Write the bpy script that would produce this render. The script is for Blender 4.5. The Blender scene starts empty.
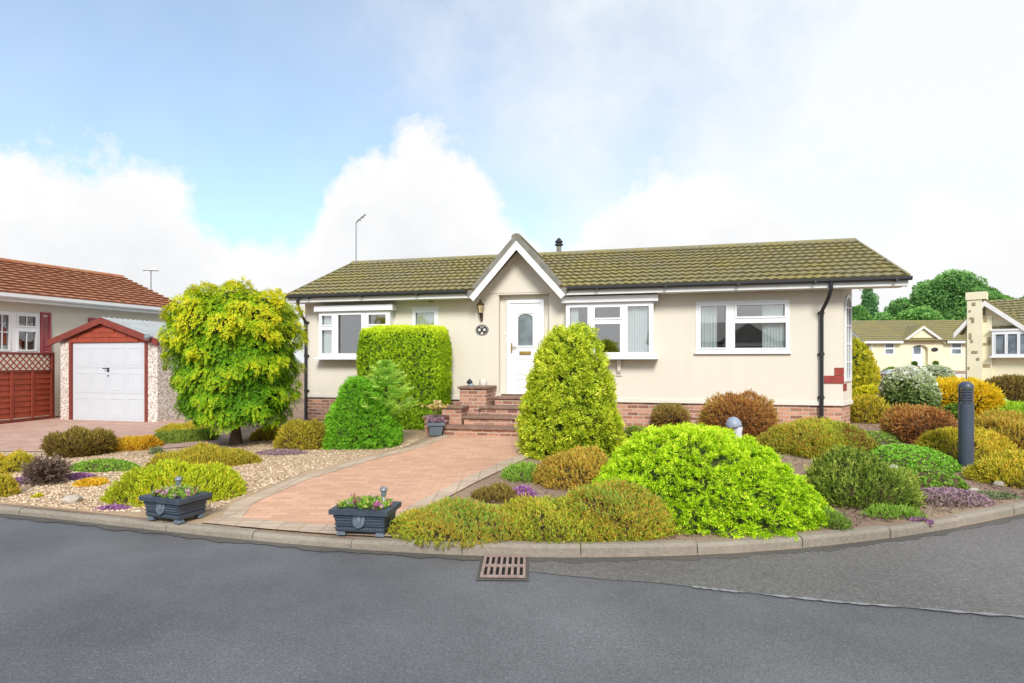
import bpy, bmesh, math, random
import numpy as np
from mathutils import Matrix, Vector

random.seed(7)
RNG = np.random.default_rng(11)
scene = bpy.context.scene
COL = scene.collection
F, CX, HY, CZ = 560.0, 512.0, 362.0, 1.5      # focal length in pixels, image centre, horizon row, eye height
R = math.radians

# ------------------------------------------------------------------ terrain
def sstep(a, b, x):
    t = np.clip((x - a) / (b - a), 0, 1)
    return t * t * (3 - 2 * t)

def g(X, Y):
    X = np.asarray(X, float); Y = np.asarray(Y, float)
    return 0.068 + 0.022 * sstep(-1.6, -.3, X) + 0.15 * sstep(1.2, 4.5, X) * sstep(6.0, 9.5, Y) + 0.55 * sstep(16, 45, Y)

def at(px, py, it=4):
    """a photo pixel that shows the ground -> the point of the ground it shows"""
    z = 0.09
    for _ in range(it):
        Y = F * (CZ - z) / (py - HY); X = (px - CX) / F * Y
        z = float(g(X, Y))
    return X, Y, z

def road_pt(px, py):
    Y = F * CZ / (py - HY)
    return (px - CX) / F * Y, Y

_kp = [road_pt(*p) for p in ((0,514),(100,525),(200,535.5),(300,545),(380,551.5),(480,557),(560,558.5),(640,557.5),(740,553),(840,545),(930,533),(1024,514))]
_kc = np.polyfit([p[0] for p in _kp], [p[1] for p in _kp], 5)
_kd = np.polyder(_kc)
def kerb_y(X):
    X = np.asarray(X, float); Xc = np.clip(X, -4.9, 4.9)
    s = np.where(X > 0, max(float(np.polyval(_kd, 4.9)), .3), min(float(np.polyval(_kd, -4.9)), -.15))
    return np.polyval(_kc, Xc) + (X - Xc) * s

# ------------------------------------------------------------------ materials
def s2l(c):
    if isinstance(c, str):
        c = c.lstrip('#'); c = [int(c[i:i+2], 16) / 255 for i in (0, 2, 4)]
    return tuple(x / 12.92 if x <= .04045 else ((x + .055) / 1.055) ** 2.4 for x in c[:3])

class NT:
    def __init__(s, m): s.t = m.node_tree; s.n = s.t.nodes; s.l = s.t.links
    def new(s, typ, **kw):
        n = s.n.new(typ)
        for k, v in kw.items():
            if k.startswith('i_'):
                key = k[2:]; key = int(key) if key.isdigit() else key.replace('_', ' ')
                n.inputs[key].default_value = v
            else: setattr(n, k, v)
        return n
    def link(s, a, b): s.l.new(a, b)

def new_mat(name):
    m = bpy.data.materials.new(name); m.use_nodes = True
    nt = NT(m); nt.n.clear()
    out = nt.new('ShaderNodeOutputMaterial'); b = nt.new('ShaderNodeBsdfPrincipled')
    nt.link(b.outputs[0], out.inputs[0])
    return m, nt, b, out

def ramp(nt, fac, stops):
    r = nt.new('ShaderNodeValToRGB'); e = r.color_ramp.elements
    while len(e) < len(stops): e.new(.5)
    for el, (p, c) in zip(e, stops):
        el.position = p; el.color = (*c, 1)
    nt.link(fac, r.inputs[0]); return r.outputs[0]

def noise(nt, vec, scale, detail=4, rough=.6):
    n = nt.new('ShaderNodeTexNoise', i_Scale=scale, i_Detail=detail, i_Roughness=rough)
    if vec is not None: nt.link(vec, n.inputs['Vector'])
    return n.outputs['Fac']

def bump(nt, b, h, strength, dist):
    n = nt.new('ShaderNodeBump', i_Strength=strength, i_Distance=dist)
    nt.link(h, n.inputs['Height']); nt.link(n.outputs[0], b.inputs['Normal'])

def plain(name, c, rough=.5, var=.12, scale=6, bmp=0, bscale=60, metal=0, spec=.5):
    m, nt, b, o = new_mat(name); c = s2l(c)
    tc = nt.new('ShaderNodeTexCoord').outputs['Object']
    f = noise(nt, tc, scale)
    col = ramp(nt, f, [(.3, tuple(x * (1 - var) for x in c)), (.7, tuple(min(1, x * (1 + var)) for x in c))])
    nt.link(col, b.inputs['Base Color'])
    b.inputs['Roughness'].default_value = rough; b.inputs['Metallic'].default_value = metal
    b.inputs['Specular IOR Level'].default_value = spec
    if bmp: bump(nt, b, noise(nt, tc, bscale, 3), bmp, .01)
    return m

def brick_mat(name, c1, c2, mortar, bw=.225, bh=.075, ms=.01, vec='wall', rough=.85, squash=1, off=.5, tone=.35):
    m, nt, b, o = new_mat(name)
    tc = nt.new('ShaderNodeTexCoord').outputs['Object']
    sx = nt.new('ShaderNodeSeparateXYZ'); nt.link(tc, sx.inputs[0])
    cb = nt.new('ShaderNodeCombineXYZ')
    if vec == 'wall':
        ad = nt.new('ShaderNodeMath', operation='ADD'); nt.link(sx.outputs[0], ad.inputs[0]); nt.link(sx.outputs[1], ad.inputs[1])
        nt.link(ad.outputs[0], cb.inputs[0]); nt.link(sx.outputs[2], cb.inputs[1])
    else:
        nt.link(sx.outputs[0], cb.inputs[0]); nt.link(sx.outputs[1], cb.inputs[1])
    br = nt.new('ShaderNodeTexBrick', i_Scale=1.0, i_Mortar_Size=ms, i_Mortar_Smooth=.3, i_Bias=0.0, i_Brick_Width=bw, i_Row_Height=bh)
    br.offset = off; br.offset_frequency = 2
    br.inputs['Color1'].default_value = (0, 0, 0, 1); br.inputs['Color2'].default_value = (1, 1, 1, 1); br.inputs['Mortar'].default_value = (.5, .5, .5, 1)
    nt.link(cb.outputs[0], br.inputs['Vector'])
    n1 = noise(nt, tc, 1.1, 3); n2 = noise(nt, tc, 35, 3)
    a = nt.new('ShaderNodeMath', operation='MULTIPLY_ADD', i_1=.45); nt.link(n2, a.inputs[0])
    bw_ = nt.new('ShaderNodeRGBToBW'); nt.link(br.outputs['Color'], bw_.inputs[0])
    mm = nt.new('ShaderNodeMath', operation='MULTIPLY', i_1=.62); nt.link(bw_.outputs[0], mm.inputs[0])
    nt.link(mm.outputs[0], a.inputs[2])
    l1, l2 = s2l(c1), s2l(c2)
    mid = tuple((x + y) / 2 for x, y in zip(l1, l2))
    col = ramp(nt, a.outputs[0], [(.1, l1), (.5, mid), (.9, l2)])
    mx = nt.new('ShaderNodeMix', data_type='RGBA', blend_type='MULTIPLY'); mx.inputs[0].default_value = 1
    nt.link(col, mx.inputs[6]); nt.link(ramp(nt, n1, [(.3, (1 - tone,) * 3), (.7, (1.0, 1.0, 1.0))]), mx.inputs[7])
    m2 = nt.new('ShaderNodeMix', data_type='RGBA'); nt.link(br.outputs['Fac'], m2.inputs[0]); nt.link(mx.outputs[2], m2.inputs[6])
    m2.inputs[7].default_value = (*s2l(mortar), 1)
    nt.link(m2.outputs[2], b.inputs['Base Color']); b.inputs['Roughness'].default_value = rough
    inv = nt.new('ShaderNodeMath', operation='SUBTRACT', i_0=1.0); nt.link(br.outputs['Fac'], inv.inputs[1])
    bump(nt, b, inv.outputs[0], .6, .006)
    return m

M = {}
def render_mat():
    m, nt, b, o = new_mat('cream_render'); c = np.array(s2l('#d8d1c2'))
    tc = nt.new('ShaderNodeTexCoord').outputs['Object']
    mp = nt.new('ShaderNodeMapping'); mp.inputs['Scale'].default_value = (5, 5, .45); nt.link(tc, mp.inputs[0])
    n1 = noise(nt, mp.outputs[0], 1.0, 5, .65); n2 = noise(nt, tc, 1.1, 3); n3 = noise(nt, tc, 90, 3, .7)
    a = nt.new('ShaderNodeMath', operation='MULTIPLY_ADD', i_1=.5); nt.link(n2, a.inputs[0]); q = nt.new('ShaderNodeMath', operation='MULTIPLY', i_1=.5); nt.link(n1, q.inputs[0]); nt.link(q.outputs[0], a.inputs[2])
    nt.link(ramp(nt, a.outputs[0], [(.3, tuple(c * .955)), (.5, tuple(c)), (.7, tuple(c * 1.02))]), b.inputs['Base Color'])
    b.inputs['Roughness'].default_value = .9; bump(nt, b, n3, .5, .01); return m
M['render'] = render_mat()
M['render_trim'] = plain('cream_trim', '#d8d2c6', .7, .04, 2)
M['white'] = plain('white_upvc', '#e4e5e7', .3, .02, 3)
M['soffit'] = plain('white_fascia', '#e0e0de', .4, .05, 5)
M['black'] = plain('black_plastic', '#2b2c30', .4, .15, 8)
M['red_paint'] = plain('red_paint', '#93352d', .6, .2, 9)
M['brick'] = brick_mat('red_brick', '#76463a', '#dba083', '#b9ab9c')
M['step_tile'] = plain('tread_slab', '#85695a', .75, .3, 7, .4, 60)
M['copper_dark'] = plain('dark_lamp_metal', '#4a3b2a', .45, .3, 20, metal=.4)
M['lamp_glass'] = plain('amber_lamp_glass', '#c8b58a', .15, .2, 20)
M['brass'] = plain('brass', '#b99a55', .3, .1, 10, metal=.8)
M['steel'] = plain('grey_steel', '#9b9ea2', .35, .1, 10, metal=.7)
M['interior'] = plain('interior_wall', '#8b857c', .9, .1, 2)
M['interior_dark'] = plain('furniture_dark', '#4a4742', .8, .3, 3)
M['curtain'] = plain('net_curtain', '#f4f6f6', .9, .05, 3)
M['navy'] = plain('slate_blue_plastic', '#3a434f', .42, .22, 7, .25, 90)
M['navy_hi'] = plain('worn_blue_plastic', '#5d6974', .5, .15, 30)
M['bollard'] = plain('bollard_paint', '#434c5a', .4, .06, 4)
M['pot_soil'] = plain('potting_soil', '#3d2f26', .95, .4, 40, .5, 90)
M['iron'] = plain('rusty_iron', '#947f75', .75, .3, 30, .3, 120)
M['well_shade'] = plain('drain_shade', '#120d0b', .9, .4, 30)  # near-black colour standing in for the shade down the drain
M['garage_white'] = plain('white_steel_door', '#c6cbd1', .4, .02, 3)
M['red_wood'] = plain('red_stained_wood', '#97422c', .7, .22, 5, .3, 60)
M['red_wood_trim'] = plain('dark_red_stained_wood', '#7c372d', .7, .15, 6, .3, 60)
M['shutter'] = plain('red_shutter', '#9d4a4f', .65, .1, 6)
M['corrugated'] = plain('cement_sheet', '#999c9c', .8, .15, 4, .3, 40)
M['stone_inset'] = plain('stone_inset', '#9a8b6c', .9, .4, 6, .6, 30)
M['yellow_render'] = plain('pale_yellow_render', '#e0dabb', .85, .05, 1.2, .3, 150)
M['roof_grey'] = plain('lead_flashing', '#7d7a70', .8, .3, 6, .5, 25)
M['bark'] = plain('bark', '#5d4a3b', .95, .35, 14, .8, 40)
M['stone'] = plain('pale_rock', '#b4aa9c', .9, .25, 9, .7, 25)
M['ceramic'] = plain('grey_ceramic', '#8d96a6', .45, .12, 8)
M['ceramic_white'] = plain('white_ceramic', '#c4c8d2', .45, .06, 8)
M['plant_pink'] = plain('pink_petal', '#d59ac0', .6, .2, 40)
M['green_plastic'] = plain('pale_green_plastic', '#9fc9b4', .5, .1, 5)
M['wet_asphalt_dark'] = None

def glass_mat():
    m = bpy.data.materials.new('window_glass'); m.use_nodes = True; nt = NT(m); nt.n.clear()
    o = nt.new('ShaderNodeOutputMaterial'); t = nt.new('ShaderNodeBsdfTransparent'); gl = nt.new('ShaderNodeBsdfGlossy', i_Roughness=.01)
    t.inputs[0].default_value = (.88, .95, .94, 1)
    fr = nt.new('ShaderNodeLayerWeight', i_Blend=.5); pw = nt.new('ShaderNodeMath', operation='POWER', i_1=4.0); ml = nt.new('ShaderNodeMath', operation='MULTIPLY_ADD', i_1=.55, i_2=.44)
    nt.link(fr.outputs['Facing'], pw.inputs[0]); nt.link(pw.outputs[0], ml.inputs[0]); ml.use_clamp = True
    mx = nt.new('ShaderNodeMixShader'); nt.link(ml.outputs[0], mx.inputs[0]); nt.link(t.outputs[0], mx.inputs[1]); nt.link(gl.outputs[0], mx.inputs[2])
    nt.link(mx.outputs[0], o.inputs[0]); return m
M['glass'] = glass_mat()
M['dark_glass'] = plain('obscured_glass', '#6f797c', .08, .35, 3, spec=.9)
M['far_glass'] = plain('far_window_glass', '#6c7880', .08, .5, 2.5, spec=.9)

def roof_mat(name, base, moss, moss2, amt, sc=1.0):
    m, nt, b, o = new_mat(name)
    tc = nt.new('ShaderNodeTexCoord').outputs['Object']
    n1 = noise(nt, tc, 1.3 * sc, 4); n2 = noise(nt, tc, 9 * sc, 5, .7); n3 = noise(nt, tc, 45, 3)
    add = nt.new('ShaderNodeMath', operation='MULTIPLY_ADD', i_1=.7); nt.link(n2, add.inputs[0]); nt.link(n1, add.inputs[2])
    col = ramp(nt, add.outputs[0], [(.5 - amt, s2l(base)), (.8 - amt * .5, s2l(moss)), (1.0, s2l(moss2))])
    mx = nt.new('ShaderNodeMix', data_type='RGBA', blend_type='MULTIPLY'); mx.inputs[0].default_value = 1
    nt.link(col, mx.inputs[6]); nt.link(ramp(nt, n3, [(.3, (.7,) * 3), (.7, (1.0,) * 3)]), mx.inputs[7])
    nt.link(mx.outputs[2], b.inputs['Base Color']); b.inputs['Roughness'].default_value = .9
    bump(nt, b, n3, .5, .01); return m
M['roof'] = roof_mat('mossy_tile', '#8a8069', '#91885f', '#9b8e4c', -.03)
M['roof_far'] = roof_mat('mossy_tile_far', '#847b66', '#8b835c', '#958b52', .03)
M['roof_orange'] = roof_mat('brown_orange_tile', '#9a5f42', '#af7250', '#b58462', .05)
M['tile_edge'] = plain('moss_and_shadow_tile_edge', '#5f5838', .95, .35, 7, .5, 30)  # mossy butt edges, darkened to paint in each course's shadow line
M['tile_edge_brown'] = plain('dirt_and_shadow_tile_edge', '#7a4c36', .95, .3, 7, .5, 30)  # brown edges with the course shadow line painted in
M['ridge'] = roof_mat('weathered_ridge', '#85806f', '#8d8769', '#938b5c', .02)

def pebble_mat():
    m, nt, b, o = new_mat('pebbledash')
    tc = nt.new('ShaderNodeTexCoord').outputs['Object']
    v = nt.new('ShaderNodeTexVoronoi', i_Scale=38.0); nt.link(tc, v.inputs['Vector'])
    bw_ = nt.new('ShaderNodeRGBToBW'); nt.link(v.outputs['Color'], bw_.inputs[0])
    nt.link(ramp(nt, bw_.outputs[0], [(.15, s2l('#9c8f85')), (.5, s2l('#d2c8be')), (.85, s2l('#efe8df'))]), b.inputs['Base Color'])
    b.inputs['Roughness'].default_value = .9
    bump(nt, b, v.outputs['Distance'], .6, .02); return m
M['pebbledash'] = pebble_mat()

def asphalt(name, c, lo, hi, spk, bs, wet=.0):
    m, nt, b, o = new_mat(name); c = np.array(s2l(c))
    tc = nt.new('ShaderNodeTexCoord').outputs['Object']
    n1 = noise(nt, tc, .45, 5, .62); n2 = noise(nt, tc, bs, 2, .7); n4 = noise(nt, tc, bs * .33, 3, .7)
    v = nt.new('ShaderNodeTexVoronoi', i_Scale=spk); nt.link(tc, v.inputs['Vector'])
    bw_ = nt.new('ShaderNodeRGBToBW'); nt.link(v.outputs['Color'], bw_.inputs[0])
    base = ramp(nt, n1, [(.3, tuple(c * lo)), (.7, tuple(c * hi))])
    mx = nt.new('ShaderNodeMix', data_type='RGBA', blend_type='MULTIPLY'); mx.inputs[0].default_value = 1
    nt.link(base, mx.inputs[6]); nt.link(ramp(nt, bw_.outputs[0], [(.1, (.75,) * 3), (.6, (1,) * 3), (.88, (1.2,) * 3), (.98, (1.7,) * 3)]), mx.inputs[7])
    m3 = nt.new('ShaderNodeMix', data_type='RGBA', blend_type='MULTIPLY'); m3.inputs[0].default_value = 1
    nt.link(mx.outputs[2], m3.inputs[6]); nt.link(ramp(nt, n4, [(.3, (.75,) * 3), (.7, (1.15,) * 3)]), m3.inputs[7])
    nt.link(m3.outputs[2], b.inputs['Base Color'])
    rr = ramp(nt, noise(nt, tc, .3, 3), [(.35, (.5 - wet,) * 3), (.7, (.72,) * 3)])
    nt.link(rr, b.inputs['Roughness']); b.inputs['Specular IOR Level'].default_value = .4
    bump(nt, b, n2, .55, .006); return m
M['asphalt'] = asphalt('asphalt', '#68686a', .62, 1.35, 150, 170, .16)
M['asphalt_old'] = asphalt('worn_chipping_asphalt', '#6c6865', .85, 1.2, 75, 90)
M['seam'] = plain('bitumen_seam', '#868788', .6, .25, 12, .4, 60)

def soil(name, stops, sc, bmp=.8):
    m, nt, b, o = new_mat(name)
    tc = nt.new('ShaderNodeTexCoord').outputs['Object']
    n1 = noise(nt, tc, .8, 4); n2 = noise(nt, tc, sc, 4, .75)
    a = nt.new('ShaderNodeMath', operation='MULTIPLY_ADD', i_1=.6); nt.link(n1, a.inputs[0])
    q = nt.new('ShaderNodeMath', operation='MULTIPLY', i_1=.55); nt.link(n2, q.inputs[0]); nt.link(q.outputs[0], a.inputs[2])
    nt.link(ramp(nt, a.outputs[0], [(p, s2l(c)) for p, c in stops]), b.inputs['Base Color'])
    b.inputs['Roughness'].default_value = .95; bump(nt, b, n2, bmp, .03); return m
M['soil'] = soil('bark_soil', [(.3, '#5b4436'), (.5, '#8f7460'), (.65, '#a98f78'), (.8, '#7d8a50')], 40)
M['gravel'] = soil('gravel_base', [(.3, '#95795f'), (.55, '#bca080'), (.8, '#d0b696')], 60)
M['kerb'] = soil('kerb_concrete', [(.25, '#5f584e'), (.45, '#82796c'), (.75, '#9d9384')], 25, .4)
M['gutter_dirt'] = soil('kerb_edge_grit', [(.3, '#453f3a'), (.55, '#57524c'), (.8, '#6a635a')], 50, .4)
M['paving'] = brick_mat('pink_block_paving', '#c49577', '#dcad8e', '#b8947c', .2, .1, .006, 'flat', tone=.14)
M['paving_drive'] = brick_mat('drive_block_paving', '#b28c7a', '#cca897', '#a0857a', .2, .1, .006, 'flat', tone=.2)
M['paving_band'] = brick_mat('buff_block_band', '#b89f88', '#d0b9a1', '#a08c78', .2, .1, .007, 'flat', off=0, tone=.25)

def leaf_mat(name, stops, trans=.3, rough=.6, bright=1):
    m = bpy.data.materials.new(name); m.use_nodes = True; nt = NT(m); nt.n.clear()
    o = nt.new('ShaderNodeOutputMaterial'); b = nt.new('ShaderNodeBsdfPrincipled', i_Roughness=rough)
    b.inputs['Specular IOR Level'].default_value = .25
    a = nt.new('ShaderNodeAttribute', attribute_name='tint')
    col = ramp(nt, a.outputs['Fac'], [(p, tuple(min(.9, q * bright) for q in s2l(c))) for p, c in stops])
    t = nt.new('ShaderNodeBsdfTranslucent'); mx = nt.new('ShaderNodeMixShader'); mx.inputs[0].default_value = trans
    nt.link(col, b.inputs['Base Color']); nt.link(col, t.inputs[0])
    nt.link(b.outputs[0], mx.inputs[1]); nt.link(t.outputs[0], mx.inputs[2]); nt.link(mx.outputs[0], o.inputs[0])
    return m
LEAF = {
 'gold_tree':  [(0, '#447a10'), (.28, '#72a814'), (.52, '#a4c416'), (.78, '#d8d41e'), (1, '#e8dc2a')],
 'hedge':      [(0, '#587a10'), (.35, '#84a018'), (.65, '#a6b61e'), (.85, '#d6ce24'), (1, '#e6da34')],
 'cone':       [(0, '#62801a'), (.35, '#a4b626'), (.7, '#cfd43a'), (1, '#e4e264')],
 'dwarf':      [(0, '#4c8a1a'), (.45, '#78b628'), (.8, '#98cc3a'), (1, '#b4dc54')],
 'spruce':     [(0, '#5c8a30'), (.5, '#90c044'), (1, '#c4e074')],
 'nest':       [(0, '#3e6a10'), (.3, '#82a812'), (.6, '#b4d81a'), (1, '#e0f048')],
 'heath_olive':[(0, '#6a4c2c'), (.3, '#8a7c2c'), (.6, '#a09a2e'), (.85, '#bcac36'), (1, '#c8903a')],
 'heath_gold': [(0, '#6e5424'), (.3, '#8f8a2a'), (.58, '#b0a830'), (.82, '#c8ba3a'), (1, '#cc9040')],
 'heath_lime': [(0, '#8a5a28'), (.22, '#8f9a22'), (.55, '#a8b824'), (.85, '#c8c82e'), (1, '#d09a34')],
 'heath_mix':  [(0, '#7c4a2c'), (.16, '#8a6a2c'), (.32, '#7c9030'), (.5, '#98ac34'), (.66, '#b8b43a'), (.82, '#b8803e'), (1, '#7c9838')],
 'heath_green':[(0, '#54602a'), (.4, '#6b8030'), (.75, '#8fa040'), (1, '#b0aa52')],
 'heath_rust': [(0, '#50402a'), (.3, '#705634'), (.6, '#8c6c3a'), (.85, '#867c3c'), (1, '#7c8a40')],
 'heath_red':  [(0, '#54402a'), (.3, '#7c5632'), (.6, '#966438'), (.82, '#a07a40'), (1, '#8c8c40')],
 'heath_orange':[(0, '#7a5428'), (.25, '#a87a34'), (.5, '#8f8a34'), (.72, '#b39a3c'), (.88, '#c8944a'), (1, '#98a83e')],
 'brown_green':[(0, '#5a4434'), (.4, '#77603a'), (.7, '#8d8238'), (1, '#a89e40')],
 'bronze':     [(0, '#55402a'), (.4, '#74602e'), (.75, '#8c7c36'), (1, '#a0923e')],
 'gold':       [(0, '#a8901a'), (.4, '#dcba1c'), (.8, '#f2cc28'), (1, '#f6dc4e')],
 'gold_low':   [(0, '#93701c'), (.4, '#c89a24'), (.8, '#deb832'), (1, '#b8b030')],
 'yellow':     [(0, '#8b9a20'), (.4, '#c8c424'), (.8, '#e8d82c'), (1, '#f0e44a')],
 'gold_conifer':[(0, '#7c8c1e'), (.4, '#bcb424'), (.8, '#dcc830'), (1, '#e8d850')],
 'variegated': [(0, '#5c7a40'), (.35, '#8ea45c'), (.6, '#c0cc9c'), (1, '#f6f6ee')],
 'carpet':     [(0, '#62982a'), (.5, '#8cc43c'), (1, '#aedc5c')],
 'brightlow':  [(0, '#6b9c1c'), (.5, '#9cc828'), (1, '#bcdc48')],
 'bush':       [(0, '#4e7026'), (.5, '#6c9032'), (1, '#90ac48')],
 'thyme':      [(0, '#7c7a4c'), (.35, '#a0709a'), (.7, '#b878b8'), (1, '#cfa0d0')],
 'thyme_faded':[(0, '#8c8468'), (.4, '#a88c92'), (.75, '#c49ab4'), (1, '#9ca07a')],
 'grey_green': [(0, '#6a7060'), (.5, '#8f9680'), (1, '#b4b8a0')],
 'grass':      [(0, '#6c9430'), (.5, '#8fb840'), (1, '#b8cc64')],
 'tuft':       [(0, '#707c54'), (.5, '#8c9a6c'), (1, '#a8b088')],
 'dead':       [(0, '#5c4a40'), (.5, '#857064'), (1, '#b09a8a')],
 'tree_dark':  [(0, '#456c38'), (.5, '#6c9a4c'), (1, '#98bb6c')],
 'tree_mid':   [(0, '#4c7440'), (.5, '#74a056'), (1, '#a2c47c')],
 'poplar':     [(0, '#527a4c'), (.5, '#7ca670'), (1, '#a8cc9c')],
 'flowers':    [(0, '#5c8a30'), (.35, '#8cb442'), (.6, '#c8c868'), (.72, '#a03a5c'), (.85, '#d088b4'), (1, '#e8c4dc')],
 'pot_flower': [(0, '#8a6a70'), (.5, '#9c7c90'), (1, '#c8a8c0')],
 'peach':      [(0, '#b4a04c'), (.5, '#e4cc90'), (1, '#f0dcae')],
}
BRIGHT = {'heath_mix': 1.45, 'heath_olive': 1.45, 'heath_gold': 1.4, 'heath_lime': 1.35, 'heath_green': 1.35, 'bronze': 1.4, 'heath_rust': 1.7, 'heath_red': 1.85, 'heath_orange': 1.5, 'nest': 1.4, 'gold_conifer': 1.25, 'hedge': 1.95, 'cone': 1.25, 'spruce': 1.3, 'tree_dark': 1.5, 'tree_mid': 1.5, 'poplar': 1.5, 'dwarf': 1.15, 'gold_low': 1.2, 'gold': 1.1}
LM = {k: leaf_mat('foliage_' + k, v, bright=BRIGHT.get(k, 1)) for k, v in LEAF.items()}
M['core'] = plain('twigs_and_shade', '#4a3a28', .95, .4, 25, .6, 60)  # twig brown hull, kept dark so gaps between leaves read as shadow
M['core_green'] = plain('inner_growth_and_shade', '#38421a', .95, .4, 25, .6, 60)  # green inner hull, its dark tone stands in for shade in the foliage

# ------------------------------------------------------------------ objects
def tag(o, label=None, cat=None, group=None, kind=None):
    if label: o['label'] = label
    if cat: o['category'] = cat
    if group: o['group'] = group
    if kind: o['kind'] = kind
    return o

def empty(name, loc=(0, 0, 0), rz=0, **kw):
    o = bpy.data.objects.new(name, None); COL.objects.link(o); o.empty_display_size = .2
    o.location = loc; o.rotation_euler = (0, 0, rz); return tag(o, **kw)

def copy_tree(o, parent=None):
    c = o.copy(); COL.objects.link(c); c.parent = parent
    for ch in o.children: copy_tree(ch, c)
    return c

class MB:
    """collects shapes, then links them as one mesh object"""
    def __init__(s, T=None): s.v = []; s.f = []; s.m = []; s.T = T
    def add(s, vs, fs, mi=0):
        n = len(s.v)
        for p in vs:
            p = Vector(p)
            s.v.append(tuple(s.T @ p) if s.T is not None else tuple(p))
        for f in fs: s.f.append(tuple(n + i for i in f)); s.m.append(mi)
        return s
    def box(s, x0, x1, y0, y1, z0, z1, mi=0):
        if x0 > x1: x0, x1 = x1, x0
        if y0 > y1: y0, y1 = y1, y0
        v = [(x, y, z) for z in (z0, z1) for y in (y0, y1) for x in (x0, x1)]
        return s.add(v, [(0, 2, 3, 1), (4, 5, 7, 6), (0, 1, 5, 4), (2, 6, 7, 3), (0, 4, 6, 2), (1, 3, 7, 5)], mi)
    def frustum(s, a, b, mi=0):
        """a, b = (x0,x1,y0,y1,z)"""
        v = [(x, y, q[4]) for q in (a, b) for y in (q[2], q[3]) for x in (q[0], q[1])]
        return s.add(v, [(0, 2, 3, 1), (4, 5, 7, 6), (0, 1, 5, 4), (2, 6, 7, 3), (0, 4, 6, 2), (1, 3, 7, 5)], mi)
    def prism(s, poly, a, b, axis='y', mi=0):
        """poly in the plane across axis, extruded from a to b"""
        n = len(poly)
        def P(u, w, t): return {'y': (u, t, w), 'x': (t, u, w), 'z': (u, w, t)}[axis]
        v = [P(u, w, a) for u, w in poly] + [P(u, w, b) for u, w in poly]
        fs = [tuple(range(n)), tuple(range(2 * n - 1, n - 1, -1))]
        fs += [(i, i + n, (i + 1) % n + n, (i + 1) % n) for i in range(n)]
        return s.add(v, fs, mi)
    def tube(s, pts, r, n=10, mi=0, cap=True):
        pts = [Vector(p) for p in pts]; rs = r if isinstance(r, (list, tuple)) else [r] * len(pts)
        vs = []; fs = []
        for i, p in enumerate(pts):
            d = (pts[min(i + 1, len(pts) - 1)] - pts[max(i - 1, 0)]).normalized()
            a = d.orthogonal().normalized() if i == 0 else (a - d * a.dot(d)).normalized()
            b = d.cross(a)
            for k in range(n):
                t = 2 * math.pi * k / n; vs.append(p + (a * math.cos(t) + b * math.sin(t)) * rs[i])
        for i in range(len(pts) - 1):
            for k in range(n):
                fs.append((i * n + k, i * n + (k + 1) % n, (i + 1) * n + (k + 1) % n, (i + 1) * n + k))
        if cap: fs.append(tuple(range(n - 1, -1, -1))); fs.append(tuple((len(pts) - 1) * n + k for k in range(n)))
        return s.add(vs, fs, mi)
    def lathe(s, prof, c=(0, 0, 0), n=20, mi=0, sx=1, sy=1):
        vs = [(c[0] + r * sx * math.cos(2 * math.pi * k / n), c[1] + r * sy * math.sin(2 * math.pi * k / n), c[2] + z) for r, z in prof for k in range(n)]
        fs = [(i * n + k, i * n + (k + 1) % n, (i + 1) * n + (k + 1) % n, (i + 1) * n + k) for i in range(len(prof) - 1) for k in range(n)]
        fs.append(tuple(range(n - 1, -1, -1))); fs.append(tuple((len(prof) - 1) * n + k for k in range(n)))
        return s.add(vs, fs, mi)
    def slab(s, x0, x1, z0, z1, y0, y1, holes=(), mi=0):
        """a wall or frame in the x-z plane from y0 (front) to y1, with rectangular openings"""
        xs = sorted({x0, x1, *[h[0] for h in holes], *[h[1] for h in holes]}); zs = sorted({z0, z1, *[h[2] for h in holes], *[h[3] for h in holes]})
        ins = lambda x, z: any(h[0] < x < h[1] and h[2] < z < h[3] for h in holes)
        for i in range(len(xs) - 1):
            for j in range(len(zs) - 1):
                a, b, c, d = xs[i], xs[i + 1], zs[j], zs[j + 1]
                if ins((a + b) / 2, (c + d) / 2): continue
                s.add([(a, y0, c), (b, y0, c), (b, y0, d), (a, y0, d)], [(0, 1, 2, 3)], mi)
                s.add([(a, y1, c), (b, y1, c), (b, y1, d), (a, y1, d)], [(3, 2, 1, 0)], mi)
        for a, b, c, d, o in [(x0, x1, z0, z1, 1)] + [(*h, 0) for h in holes]:
            v = [(a, y0, c), (b, y0, c), (b, y0, d), (a, y0, d), (a, y1, c), (b, y1, c), (b, y1, d), (a, y1, d)]
            fs = [(0, 4, 5, 1), (1, 5, 6, 2), (2, 6, 7, 3), (3, 7, 4, 0)]
            s.add(v, fs if o else [f[::-1] for f in fs], mi)
        return s
    def build(s, name, mats, parent=None, bevel=0, smooth=False):
        me = bpy.data.meshes.new(name); me.from_pydata(s.v, [], s.f); me.update()
        o = bpy.data.objects.new(name, me); COL.objects.link(o)
        for m in (mats if isinstance(mats, (list, tuple)) else [mats]): me.materials.append(m)
        me.polygons.foreach_set('material_index', s.m)
        if smooth:
            me.shade_smooth()
            try: me.set_sharp_from_angle(angle=R(35))
            except Exception: pass
        if parent: o.parent = parent
        if bevel:
            b = o.modifiers.new('Bevel', 'BEVEL'); b.width = bevel; b.segments = 2; b.limit_method = 'ANGLE'; b.angle_limit = R(40)
        return o

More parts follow.
